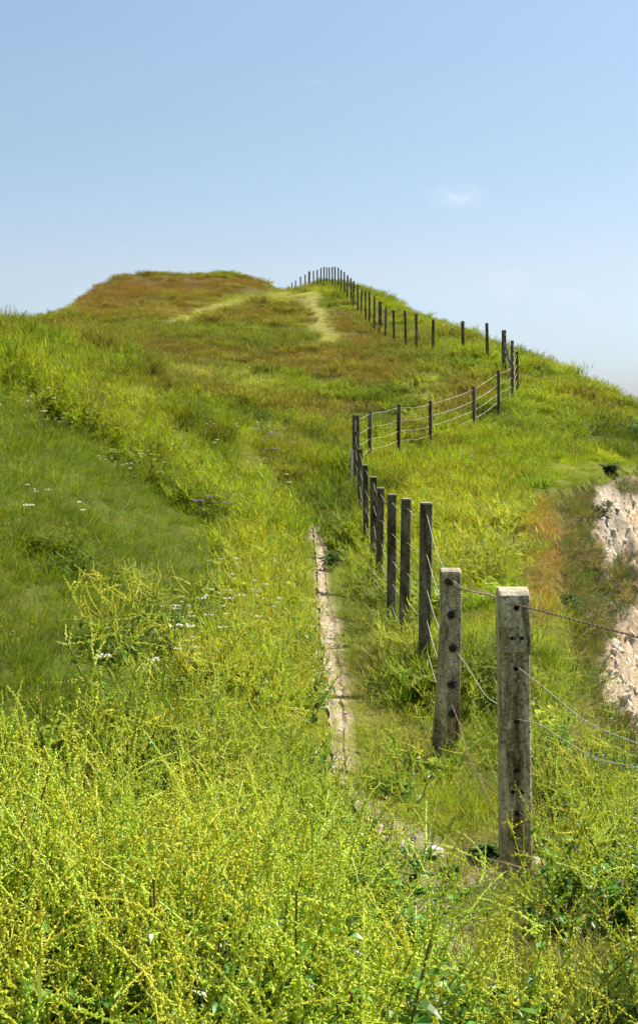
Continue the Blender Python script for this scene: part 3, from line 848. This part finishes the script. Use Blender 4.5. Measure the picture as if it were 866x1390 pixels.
def wire_mesh(pts, r, mat, twist=0):
    b = MB()
    if not twist:
        b.tube(pts, r, r, mat, 5)
    else:
        L = 0; rows = [[], []]; dense = []
        for p, q in zip(pts, pts[1:]):
            for k_ in range(10): dense.append(Vector(p).lerp(Vector(q), k_ / 10))
        for i, p in enumerate(dense):
            if i: L += (p - dense[i - 1]).length
            a = L * twist
            for s_ in (0, 1):
                o_ = Vector((math.cos(a + s_ * math.pi), math.sin(a + s_ * math.pi) * .3, math.sin(a + s_ * math.pi))) * r * 1.25
                rows[s_].append(p + o_)
        for q in rows: b.tube(q, r, r, mat, 5)
    me = b.build('wire')
    for p in me.polygons: p.use_smooth = True
    return me


def fence_root(name, loc, label):
    e = bpy.data.objects.new(name, None); COL.objects.link(e); e.location = loc; e.empty_display_size = .3
    e['label'] = label; e['category'] = 'fence'; return e


def child(name, me, root, wpos=(0, 0, 0), rot=(0, 0, 0), sc=1):
    o = bpy.data.objects.new(name, me); COL.objects.link(o); o.parent = root
    o.location = Vector(wpos) - root.location; o.rotation_euler = rot
    if sc != 1: o.scale = (sc,) * 3
    return o


allp = [at(p[0], p[1], p[3]) for L in (NEAR, BEND, HILL) for p in L]
line_me = post_mesh(.086, .10, 1.75, [(0, -h, .0085) for h in HF], M['concdark'], rnd=.12, seed=1)
line_me2 = post_mesh(.088, .10, 1.75, [(.004, -h - .01, .0085) for h in HF], M['concdark'], rnd=.12, seed=2)
thick_me = post_mesh(.135, .14, 1.9, [(0, -h, .010) for h in HF], M['concdark'], rnd=.12, seed=3)
near1_holes = [(.006, -.078, .0135), (-.014, -.205, .0085), (.026, -.205, .0085), (.004, -.335, .012), (.004, -.56, .0135), (.003, -.77, .0135), (-.016, -.86, .0095), (.022, -.86, .0095),
               (.002, -.95, .0135), (.002, -1.105, .0135)]
near1_me = post_mesh(.132, .125, 1.75, near1_holes, M['conc'], head=.262, rnd=.27, seed=4)
near2_me = post_mesh(.125, .12, 1.8, [(-.01, -.075, .014), (-.005, -.275, .018), (.006, -.475, .018), (-.004, -.7, .016), (0, -.87, .016), (.004, -.66, .006), (.01, -.25, .005)], M['conc'], rnd=.25, seed=5, kick=.07)

# --- near run
f1 = fence_root('wire_fence', at(NEAR[0][0], NEAR[0][2], NEAR[0][3]), 'dark concrete posts with slack wires beside the footpath, ending in two big pale posts')
tops = [np.array(at(p[0], p[1], p[3])) for p in NEAR]
tops[0] = at(696, 797, 5.6); P0 = at(962, 860, 3.9)
for i, tp in enumerate(tops):
    rz = random.uniform(-.05, .05)
    if i == 0: o = child('post', near1_me, f1, tp, (0, -.010, -.04)); o['label'] = 'big concrete post with thicker head and drilled holes'
    elif i == 1: o = child('post', near2_me, f1, tp, (0, -.012, -.02)); o['label'] = 'big concrete post with rusty lumps in its holes'
    elif i == 10: child('post', thick_me, f1, tp, (0, 0, .1))
    else: child('post', line_me if i % 2 else line_me2, f1, tp, (random.uniform(-.02, .02), random.uniform(-.022, .022), rz))
child('post', near2_me, f1, P0, (0, .02, -.1))
child('brace', post_mesh(.07, .07, 1.3, [], M['brace'], rnd=.12), f1, at(479, 612, 27.0), (-.5, .06, 0))

# rust lumps on the second post
lb = MB()
for k_ in range(34):
    a = U_(0, 6.28); b_ = U_(0, 1.2); r_ = .026
    lb.bud((r_ * math.cos(a) * math.cos(b_) * U_(.4, 1), -.006 * U_(0, 2.2), r_ * math.sin(a) * math.cos(b_) * U_(.4, 1)), U_(.005, .013), M['rustlump'])
lump = lb.build('rust_lump')
o2 = [c for c in f1.children if c.get('label', '').startswith('big concrete post with rusty')][0]
for (hx, hz) in ((-.01, -.075), (-.005, -.275), (.006, -.475), (-.004, -.7), (0, -.87)):
    q = bpy.data.objects.new('rust_lump', lump); COL.objects.link(q); q.parent = o2; q.location = (hx, -.066, hz); q.rotation_euler = (0, R() * 6, 0)


def strand(pts_world, r, mat, root, twist=0, nseg=8):
    c = smooth_curve(pts_world, nseg)
    me = wire_mesh([Vector(p) - root.location for p in c], r, mat, twist)
    o = bpy.data.objects.new('wire', me); COL.objects.link(o); o.parent = root; return o


def spans(ps, h, sagk, side=0):
    out_ = []
    for i, p in enumerate(ps):
        q = np.array(p) + np.array([random.uniform(-.003, .003), 0, -h]); out_.append(q)
        if i < len(ps) - 1:
            m_ = (np.array(p) + np.array(ps[i + 1])) / 2 + np.array([random.uniform(-1, 1) * sagk * .4, 0, -h - sagk * random.uniform(.3, 1.1)]); out_.append(m_)
    return out_


# line posts two to the corner
for h in HF:
    strand(spans(tops[2:], h, .05), .0021, M['wire'], f1)
# from first line post to the big post with the rust lumps
H2 = [.075, .275, .475, .70, .87]
for h, h2 in zip(HF, H2):
    a = tops[2] - np.array([0, .04, h]); b_ = tops[1] - np.array([0.0, -.05, h2])
    strand([a, (a + b_) / 2 - np.array([.0, 0, .06]), b_], .0021, M['wire'], f1)


def pw(L): return [at(*p) for p in L]


# rusty strands between the two big posts, drawn on through the holes
strand(pw([(612, 789, 7.93), (622, 797, 7.85), (640, 803, 7.4), (665, 808, 6.6), (692, 819, 5.68)]), .0024, M['rust'], f1, 75)
strand(pw([(614, 788, 7.92), (628, 797, 7.8), (640, 797, 7.4), (655, 801, 6.9), (668, 809, 6.4)]), .002, M['wire'], f1)
strand(pw([(621, 886, 7.92), (632, 902, 7.75), (645, 922, 7.2), (660, 945, 6.5), (690, 965, 5.7)]), .0021, M['wire'], f1)
strand(pw([(612, 955, 7.92), (624, 985, 7.7), (634, 1020, 7.3), (650, 1052, 6.8), (690, 1092, 5.7)]), .0026, M['rust'], f1)
strand(pw([(610, 1002, 7.92), (622, 1020, 7.8), (634, 1034, 7.6), (652, 1060, 6.8), (690, 1140, 5.7)]), .0022, M['rust'], f1)
# strands from the nearest post to the next one, outside the picture
strand(pw([(698, 821, 5.6), (700, 821, 5.5), (740, 831, 5.2), (800, 847, 4.8), (866, 865, 4.4), (960, 893, 3.95)]), .0021, M['rust'], f1, 75)
strand(pw([(699, 903, 5.6), (700, 904, 5.52), (735, 931, 5.25), (765, 956, 5.0), (800, 982, 4.8), (866, 1010, 4.4), (960, 1040, 3.95)]), .0020, M['wire'], f1)
strand(pw([(700, 977, 5.6), (702, 977, 5.52), (735, 985, 5.25), (765, 1005, 5.0), (810, 1030, 4.7), (866, 1043, 4.4), (960, 1068, 3.95)]), .0020, M['wire'], f1)
strand(pw([(701, 1100, 5.6), (703, 1102, 5.52), (740, 1128, 5.25), (790, 1160, 4.9), (830, 1190, 4.6), (866, 1212, 4.4), (960, 1290, 3.95)]), .0018, M['rust'], f1)

# --- middle run that bends over to the right
f2 = fence_root('wire_fence', at(*BEND[3][:1], BEND[3][2], BEND[3][3]), 'thin posts and pale wires curving right across the slope towards the skyline')
allt = tops[-1:] + [at(p[0], p[1], p[3]) for p in BEND]


def facing(ps, i):
    a = ps[max(i - 1, 0)]; b_ = ps[min(i + 1, len(ps) - 1)]
    return math.atan2(b_[1] - a[1], b_[0] - a[0]) - math.pi / 2


for i in range(1, len(allt)):
    child('post', thick_me if i == len(allt) - 1 else (line_me if i % 2 else line_me2), f2, allt[i], (random.uniform(-.015, .015), random.uniform(-.015, .015), facing(allt, i) * .6))
for h in HF[:4]:
    strand(spans(allt, h, .04), .0036, M['wire'], f2)
child('brace', post_mesh(.09, .09, 1.5, [], M['brace'], rnd=.12), f2, at(685, 466, 43.6), (-.30, -.22, 0))

# --- hill run
hp = allt[-1:] + [at(p[0], p[1], p[3]) for p in HILL]
f3 = fence_root('wire_fence', at(HILL[0][0], HILL[0][2], HILL[0][3]), 'long line of thin dark posts climbing the right flank of the hill to its top')
for i in range(1, len(hp)):
    big = (i in (8, 28))
    child('post', thick_me if big else (line_me if i % 2 else line_me2), f3, hp[i], (random.uniform(-.03, .03), random.uniform(-.03, .03), facing(hp, i) * .6), 1.08 if i > 12 else 1)
for h in HF[:3]:
    strand(spans(hp, h, .05), .0021, M['wire'], f3, nseg=3)

# ------------------------------------------------------------------ foreground thicket
assets('thicket', [beet(3, .80, 16), beet(3, .80, 12), beet(2, .8, 22), beet(4, .8, 12), beet(3, .8, 10, spread=.35), beet(2, .8, 26, spread=.8), beet(2, .8, 18, spread=.9), beet(2, .5, 46, .3, spread=.9), beet(3, .6, 50, .2, spread=.8)])


Ps, Rs, Sc, Id = [], [], [], []
tries = 0
while len(Ps) < 205 and tries < 9000:
    tries += 1
    d = U_(2.7, 6.0); x = U_(-.33 * d, .17 * d)
    px = CX + F * x / d
    lim = np.interp(px, [-200, 0, 150, 250, 350, 430, 500, 560, 620, 660], [4.7, 4.7, 4.7, 5.3, 6.0, 6.0, 5.4, 4.8, 4.3, 3.6])
    if d > lim: continue
    if px > 470 and R() < .62: continue
    if 500 < px < 640 and abs(x - (.36 + .02 * d)) < .10 and R() < .8: continue
    if px > 600 and d > 4.1: continue
    g_ = float(z_at(x, d))
    ytop = np.interp(px, [0, 60, 130, 200, 260, 330, 400, 480, 560, 640, 700], [925, 915, 935, 985, 975, 985, 1020, 1060, 1090, 1150, 1230])
    H = (-(ytop - HY) / F * d - g_) * U_(.72, 1.04) / .88
    H = min(max(H, .22), 1.0)
    if H < .3 and R() < .4: continue
    Ps.append((x, d, g_ - .02)); Rs.append((U_(-.2, .2), U_(-.15, .3), U_(0, 6.28))); w_ = .35 + .65 * H; Sc.append((w_, w_, H)); Id.append(random.randrange(9))
scatter('weed_thicket', 'thicket', Ps, Rs, Sc, Id, np.ones((len(Ps), 3)) * .15, 'thicket of tall yellow-green budded weeds filling the near left corner', 'weeds')

# thinner, lower weeds of the same look behind it and right of the near post
assets('lowweed', [beet(2, .42, 14, .9, fine=1.2), beet(3, .5, 10, .8, fine=1.2), beet(1, .5, 18, 1.0, fine=1.2), beet(2, .36, 16, .8, fine=1.2)])
Ps, Rs, Sc, Id = [], [], [], []
for k_ in range(1900):
    d = U_(5, 13.5); x = U_(-.26 * d, .26 * d); px, py = pix(x, d, float(z_at(x, d)))
    s = x - float(lip(np.array([d]))[0])
    if s > .2 or path_dist(np.array([x]), np.array([d]))[0] < 1.5: continue
    left = 130 < px < 430 and py > 790 and (px > 300 or py > 830 - (px - 150) * .2)
    right = px > 705 and 930 < py < 1380
    mid = 470 < px < 690 and py > 950
    if not (left or right or mid): continue
    if mid and (R() < .82 or (570 < px < 735 and py > 1090)): continue
    if right and (R() < .3 or (px < 735 and py > 1120)): continue
    if left and R() < (.55 if px > 300 else .8): continue
    sc = U_(.7, 1.15) * (1.0 if left else .75)
    Ps.append((x, d, float(z_at(x, d)) - .02)); Rs.append((U_(-.2, .2), U_(-.2, .2), U_(0, 6.28))); Sc.append((sc,) * 3); Id.append(random.randrange(4))
for k_ in range(70):
    d = U_(3.4, 5.6); x = U_(.13 * d, .27 * d)
    if x > 1.7: continue
    px, py = pix(x, d, float(z_at(x, d)))
    if 590 < px < 745 and d > 3.9: continue
    if R() < .35: continue
    sc = U_(.6, 1.0)
    Ps.append((x, d, float(z_at(x, d)) - .02)); Rs.append((U_(-.2, .2), U_(-.2, .2), U_(0, 6.28))); Sc.append((sc,) * 3); Id.append(random.randrange(4))
scatter('low_weeds', 'lowweed', Ps, Rs, Sc, Id, np.ones((len(Ps), 3)) * .15, 'lower budded weeds scattered behind the thicket and round the near posts', 'weeds')

# small white flowers
assets('whiteflower', [flower_spray(M['petal'], .012, .40, 2), flower_spray(M['petal'], .009, .36, 4), flower_spray(M['petal'], .016, .42, 1)])
Ps, Rs, Sc, Id = [], [], [], []
for (cx_, cy_, rx_, ry_, nn) in ((250, 885, 22, 18, 5), (345, 850, 45, 26, 6), (330, 790, 40, 30, 3), (170, 630, 40, 24, 8), (110, 590, 60, 35, 5), (300, 830, 80, 60, 5), (280, 900, 60, 30, 5), (350, 590, 60, 30, 8), (230, 640, 60, 30, 8),
                                 (640, 620, 80, 40, 8), (60, 560, 60, 20, 8), (380, 650, 40, 30, 5), (90, 700, 80, 60, 4), (620, 680, 80, 50, 6), (200, 940, 60, 25, 4)):
    for k_ in range(nn):
        h_ = hit(random.gauss(cx_, rx_ * .6), random.gauss(cy_ + 12, ry_ * .6))
        if h_[0] > lip(np.array([h_[1]]))[0] or h_[1] > 60: continue
        Ps.append(h_); Rs.append((0, 0, R() * 6)); s_ = U_(.8, 1.2) * (1 if h_[1] < 20 else 1.5); Sc.append((s_, s_, U_(.7, 1.1))); Id.append(random.randrange(3))
scatter('white_wildflowers', 'whiteflower', Ps, Rs, Sc, Id, np.ones((len(Ps), 3)) * .12, 'small white flower heads dotted through the meadow', 'flowers')


def stone(r, seed, flat=.6):
    bm = bmesh.new(); bmesh.ops.create_icosphere(bm, subdivisions=3, radius=r); rs = random.Random(seed)
    o_ = Vector((rs.random() * 9, rs.random() * 9, rs.random() * 9))
    from mathutils import noise as mn
    for v in bm.verts:
        k_ = 1 + .45 * mn.noise(v.co / r * 1.1 + o_) + .12 * mn.noise(v.co / r * 4 + o_)
        v.co = Vector((v.co.x * k_, v.co.y * k_, v.co.z * k_ * flat))
    me = bpy.data.meshes.new('stone'); bm.to_mesh(me); bm.free(); me.materials.append(M['chalkstone']); return me


gv = []
for i in range(3):
    g_ = stone(.012, 40 + i); gv.append(g_)
assets('pebble', gv)
csel = np.nonzero((vb < .35) & (sv > .25) & (sv < 5) & (YY.ravel() > 9) & (YY.ravel() < 36))[0]
cpk = rng.choice(csel, min(len(csel), 7000), replace=False); nP = len(cpk)
rub = [stone(.022, 60 + i, .7) for i in range(4)]; rm = simple('cliff_rubble', [(.35, (.34, .26, .17)), (.6, (.72, .61, .46))], 5)
for m_ in rub: m_.materials.clear(); m_.materials.append(rm)
assets('rubble', rub)
q = rng.uniform(.35, 1.0, nP) ** 3 * 3.4
scatter('chalk_rubble', 'rubble', CL[cpk], rng.uniform(0, 6.28, (nP, 3)), np.c_[q, q, q * .8], rng.integers(0, 4, nP), np.ones((nP, 3)) * .5, 'broken chalk rubble lying on the cliff face', 'rubble')
Ps, Rs, Sc, Id = [], [], [], []
for (cx_, cy_, rx_, ry_, nn) in ((640, 1205, 60, 30, 25), (585, 1235, 70, 65, 80), (540, 1150, 55, 45, 50), (605, 1320, 70, 60, 50), (850, 1110, 30, 30, 30)):
    for k_ in range(nn):
        h_ = hit(random.gauss(cx_, rx_ * .5), random.gauss(cy_, ry_ * .5)); Ps.append(h_); Rs.append((R() * 6, R() * 6, R() * 6)); Sc.append((U_(.25, 1.2),) * 3); Id.append(random.randrange(3))
for k_ in range(260):
    y_ = U_(PATH[0, 1], PATH[-1, 1]); w_ = np.interp(y_, PATH[:, 1], PATH[:, 2]); x_ = np.interp(y_, PATH[:, 1], PATH[:, 0]) + random.gauss(0, .8) * w_
    Ps.append((x_, y_, float(z_at(x_, y_)) + .0)); Rs.append((R() * 6, R() * 6, R() * 6)); Sc.append((U_(.4, 1.4),) * 3); Id.append(random.randrange(3))
scatter('chalk_gravel', 'pebble', Ps, Rs, Sc, Id, np.ones((len(Ps), 3)) * .12, 'chalk crumbs and flint gravel on the path and bare soil', 'gravel')

Ps, Rs, Sc, Id = [], [], [], []
for (cx_, cy_, nn) in ((365, 605, 8), (390, 615, 5), (820, 590, 3), (300, 700, 3), (370, 690, 4)):
    for k_ in range(nn):
        h_ = hit(random.gauss(cx_, 14), random.gauss(cy_, 8)); Ps.append(h_); Rs.append((0, 0, R() * 6)); Sc.append((1.5, 1.5, U_(.8, 1.1))); Id.append(random.randrange(2))
assets('mauveflower', [flower_spray(M['purple'], .016, .36, 4), flower_spray(M['purple'], .02, .34, 3)])
scatter('mauve_wildflowers', 'mauveflower', Ps, Rs, Sc, Id, np.ones((len(Ps), 3)) * .12, 'a few mauve flower heads in the meadow beyond the path', 'flowers')

# ------------------------------------------------------------------ single plants and stones that can be told apart
def single(name, loc, label, cat, parts, group=None, rz=None, sc=1):
    e = bpy.data.objects.new(name, None); COL.objects.link(e); e.location = loc; e.empty_display_size = .2
    e.rotation_euler = (0, 0, R() * 6 if rz is None else rz); e.scale = (sc,) * 3
    e['label'] = label; e['category'] = cat
    if group: e['group'] = group
    for nm, me in parts:
        o = bpy.data.objects.new(nm, me); COL.objects.link(o); o.parent = e
    return e


def bush_parts(r, h, nl, lm, L=.05):
    b = MB(); st_ = MB()
    for k_ in range(9):
        an = U_(0, 6.28); st_.tube(arc((0, 0, -.04), an, h * U_(.6, .95), U_(.1, .7), U_(0, .4), 4), .006, .002, M['stemred'], 4)
    lob = [(U_(-.55, .55) * r, U_(-.55, .55) * r, U_(.3, .8) * h, U_(.35, .6)) for _ in range(7)]
    for k_ in range(nl):
        q = random.choice(lob); v = Vector((random.gauss(0, 1), random.gauss(0, 1), random.gauss(0, 1))).normalized() * (R() ** .4)
        c = Vector((q[0] + v.x * r * q[3], q[1] + v.y * r * q[3], max(.01, q[2] + v.z * h * q[3] * .7)))
        an = U_(0, 6.28); l_ = L * U_(.6, 1.3)
        b.leaf(c, (math.cos(an), math.sin(an), U_(-.3, .9)), l_, l_ * .5, lm)
    return [('foliage', b.build('foliage')), ('stem', st_.build('stem'))]


BUSH = [
    (447, 775, .22, .34, 'dark green leafy bush at the right edge of the footpath, opposite its narrow chalk stretch', 'darkleaf', .06),
    (446, 700, .30, .42, 'dark bushy weed right of the far end of the footpath', 'darkleaf', .07),
    (835, 1075, .30, .34, 'large dark green bush at the brink above the chalk, right of the nearest post', 'darkleaf', .06),
    (812, 698, .34, .42, 'round dark bush on the left edge of the pale chalk top', 'darkleaf', .08),
    (830, 640, .3, .25, 'small brownish bush on the tip of the chalk face', 'darkleaf', .09),
    (788, 935, .16, .25, 'rounded bush on the rim halfway down the gully', 'darkleaf', .05),
    (822, 765, .3, .32, 'narrow green bush growing on the chalk slope', 'darkleaf', .07),
    (856, 805, .3, .32, 'dark bush above the lower ochre chalk at the right edge', 'darkleaf', .07),
    (770, 820, .2, .2, 'low dark plant on the grassy rim above the burrow', 'darkleaf', .06),
    (655, 1172, .07, .08, 'low dark green rosette left of the foot of the nearest post', 'darkleaf', .05),
    (612, 1195, .05, .05, 'tiny dark plant on bare soil between path and nearest post', 'darkleaf', .04),
    (865, 590, 1.2, .7, 'dark scrubby bush below the right skyline', 'darkleaf', .14),
    (700, 498, .4, .5, 'scraggy green bush behind the bend of the fence on the skyline', 'leaf', .10),
]
for (px, py, r_, h_, lb_, mk, L_) in BUSH:
    p = hit(px, py)
    nl = int(500 if r_ > .25 else 260)
    single('leafy_bush', (p[0], p[1], p[2] - h_ * (.35 if px > 760 else .1)), lb_, 'bush', bush_parts(r_, h_, nl, M[mk], L_))

WEED = [
    (228, 905, .62, 'clump of upright yellow-green spikes standing out against the dark turf', 3),
    (185, 900, .55, 'leaning budded weed at the left side of the upright clump', 2),
    (735, 1030, .36, 'weed with bright yellow leaves just right of the nearest post', 1),
    (770, 1240, .5, 'budded weed with pale spikes right of the foot of the nearest post', 2),
    (846, 1260, .5, 'leafy weed with red stalks in the lower right corner', 2),
]
for (px, py, H, lb_, ns) in WEED:
    p = hit(px, py); b = MB()
    parts = [('stalks', beet(ns + 1, H, 16, 1.0, spread=.35))]
    if 'yellow leaves' in lb_:
        q = MB()
        for k_ in range(40):
            an = U_(0, 6.28); q.leaf((U_(-.08, .08), U_(-.08, .08), U_(.05, .34)), (math.cos(an), math.sin(an), U_(0, .8)), U_(.04, .07), U_(.02, .035), M['yellowleaf'])
        parts.append(('yellow_foliage', q.build('yellow_foliage')))
    single('budded_weed', p, lb_, 'weed', parts)

# tall single spikes poking above the thicket at the left
for (px, py, d, lb_) in ((22, 925, 4.3, 'tall spike with drooping side shoots at the left edge of the thicket'), (72, 905, 4.2, 'straight thick budded spike, second from the left edge'),
                         (98, 900, 4.2, 'slender budded spike hooked over at its tip'), (165, 850, 4.7, 'tallest thin spike rising against the dark turf')):
    x_ = (px - CX) / F * d; g_ = float(z_at(x_, d)); H = -(py - HY) / F * d - g_
    b = MB(); q = MB(); pts = arc((0, 0, -.05), U_(-1, 1) + (3.1 if R() < .5 else 0), (H + .06) * 1.03, U_(.0, .07), U_(.3, .75), 7)
    pts = [p_ + Vector((U_(-.012, .012), U_(-.012, .012), 0)) for p_ in pts]
    b.tube(pts, .004, .0015, M['bud'], 5)
    for k_ in range(210):
        t = 2 + 4.97 * (k_ + R()) / 210; i = int(t); c = pts[i].lerp(pts[i + 1], t - i)
        q.bud(c + Vector((U_(-1, 1), U_(-1, 1), 0)) * .006, U_(.004, .0065), M['bud'])
    lf = MB()
    for k_ in range(9):
        an = U_(0, 6.28); t = U_(.5, 3); i = int(t); lf.leaf(pts[i].lerp(pts[i + 1], t - i), (math.cos(an), math.sin(an), .5), .08, .035, M['leaf'])
    single('flower_spike', (x_, d, g_), lb_, 'weed', [('stalk', b.build('stalk')), ('buds', q.build('buds')), ('foliage', lf.build('foliage'))])


for i, (px, py, r_, lb_) in enumerate([(728, 1172, .035, 'white chalk stone in the grass right of the foot of the nearest post'), (590, 1160, .05, 'pale chalk stone on the trodden ground left of the nearest post'),
                                       (545, 1150, .06, 'flat chalk lump half hidden by weeds on the path'), (826, 935, .09, 'white chalk lump on the rim of the gully')]):
    p = hit(px, py); o = bpy.data.objects.new('chalk_stone', stone(r_, i)); COL.objects.link(o); o.location = p; o['label'] = lb_; o['category'] = 'stone'

me = stone(.16, 12); me.materials.clear(); me.materials.append(simple('dark_rock', [(.35, (.03, .025, .02)), (.65, (.13, .11, .08))], 12))  # dark lump added in place of the dark hole in the rim
p = hit(790, 842); o = bpy.data.objects.new('rock', me); COL.objects.link(o); o.location = p; o['label'] = 'dark lump jutting from the rim of the gully just below the rusty top wire'; o['category'] = 'rock'

# ------------------------------------------------------------------ sky, sun, camera
SUN_AZ, SUN_EL = math.radians(58), math.radians(54)      # azimuth clockwise from straight ahead (+y)
w = bpy.data.worlds.new('World'); SC.world = w; w.use_nodes = True; nt = w.node_tree; nt.nodes.clear()
sky = nt.nodes.new('ShaderNodeTexSky'); sky.sky_type = 'NISHITA'; sky.sun_disc = False; sky.sun_elevation = SUN_EL; sky.sun_rotation = SUN_AZ
sky.altitude = 0; sky.air_density = 1.0; sky.dust_density = .6; sky.ozone_density = 2.0
bg = nt.nodes.new('ShaderNodeBackground'); bg.inputs[1].default_value = .067
wo = nt.nodes.new('ShaderNodeOutputWorld')
tc = N(nt, 'ShaderNodeTexCoord'); sp = N(nt, 'ShaderNodeSeparateXYZ'); nt.links.new(tc.outputs['Generated'], sp.inputs[0])
gr = ramp(nt, [(0.0, (.66, .76, 1.06)), (.03, (.70, .78, 1.04)), (.10, (.95, .87, .88)), (.19, (1.03, .97, .90)), (.32, (1.2, 1.12, 1.0))], sp.outputs[2])
sk = mixc(nt, 1.0, sky.outputs[0], gr, 'MULTIPLY')
# a few faint wisps of high cloud
mp = N(nt, 'ShaderNodeMapping'); mp.inputs['Scale'].default_value = (1, 1, 2.2); nt.links.new(tc.outputs['Generated'], mp.inputs['Vector'])
cn = noise(nt, 8.3, 6, .6, mp.outputs[0], .3)
cr = N(nt, 'ShaderNodeMapRange'); cr.inputs[1].default_value = .63; cr.inputs[2].default_value = .9; cr.inputs[4].default_value = .16; nt.links.new(cn, cr.inputs[0])
sk = mixc(nt, cr.outputs[0], sk, (9, 9.4, 10))
wn = noise(nt, 30, 6, .6, mp.outputs[0], .5)
for (cpx, cpy, wd, am) in ((635, 268, .022, .15), (690, 385, .03, .09), (610, 262, .03, .07)):
    dv = Vector(at(cpx, cpy, 1.0)).normalized(); df = N(nt, 'ShaderNodeVectorMath'); df.operation = 'SUBTRACT'; nt.links.new(tc.outputs['Generated'], df.inputs[0]); df.inputs[1].default_value = dv
    m3_ = N(nt, 'ShaderNodeVectorMath'); m3_.operation = 'MULTIPLY'; nt.links.new(df.outputs[0], m3_.inputs[0]); m3_.inputs[1].default_value = (1, 1, 1.8)
    ln_ = N(nt, 'ShaderNodeVectorMath'); ln_.operation = 'LENGTH'; nt.links.new(m3_.outputs[0], ln_.inputs[0])
    f_ = N(nt, 'ShaderNodeMapRange'); f_.interpolation_type = 'SMOOTHSTEP'; f_.inputs[1].default_value = wd; f_.inputs[2].default_value = 0; f_.inputs[3].default_value = 0; f_.inputs[4].default_value = am; nt.links.new(ln_.outputs['Value'], f_.inputs[0])
    w_ = N(nt, 'ShaderNodeMath'); w_.operation = 'MULTIPLY'; nt.links.new(f_.outputs[0], w_.inputs[0]); g_ = N(nt, 'ShaderNodeMapRange'); g_.inputs[1].default_value = .38; g_.inputs[2].default_value = .62; nt.links.new(wn, g_.inputs[0]); nt.links.new(g_.outputs[0], w_.inputs[1])
    sk = mixc(nt, w_.outputs[0], sk, (9.5, 9.8, 10))
nt.links.new(sk, bg.inputs[0]); nt.links.new(bg.outputs[0], wo.inputs[0])
ld = bpy.data.lights.new('Sun', 'SUN'); ld.energy = 5.0; ld.angle = math.radians(.55); ld.color = (1, .95, .86)
lo = bpy.data.objects.new('Sun', ld); COL.objects.link(lo)
dirv = Vector((math.sin(SUN_AZ) * math.cos(SUN_EL), math.cos(SUN_AZ) * math.cos(SUN_EL), math.sin(SUN_EL)))
lo.rotation_euler = dirv.to_track_quat('Z', 'Y').to_euler()

cd = bpy.data.cameras.new('Camera'); cam = bpy.data.objects.new('Camera', cd); COL.objects.link(cam)
cam.location = (0, 0, 0); cam.rotation_euler = (math.pi / 2, 0, 0)
cd.sensor_fit = 'HORIZONTAL'; cd.sensor_width = 36; cd.lens = 36 * F / 866; cd.shift_y = -(695 - HY) / 866
cd.clip_start = .05; cd.clip_end = 60000
SC.camera = cam
vs = SC.view_settings; vs.view_transform = 'Standard'; vs.look = 'None'; vs.exposure = 1.17; vs.gamma = 1
SC.cycles.use_adaptive_sampling = True; SC.cycles.adaptive_threshold = .03; SC.cycles.max_bounces = 4; SC.cycles.transmission_bounces = 3; SC.cycles.diffuse_bounces = 3; SC.cycles.transparent_max_bounces = 4
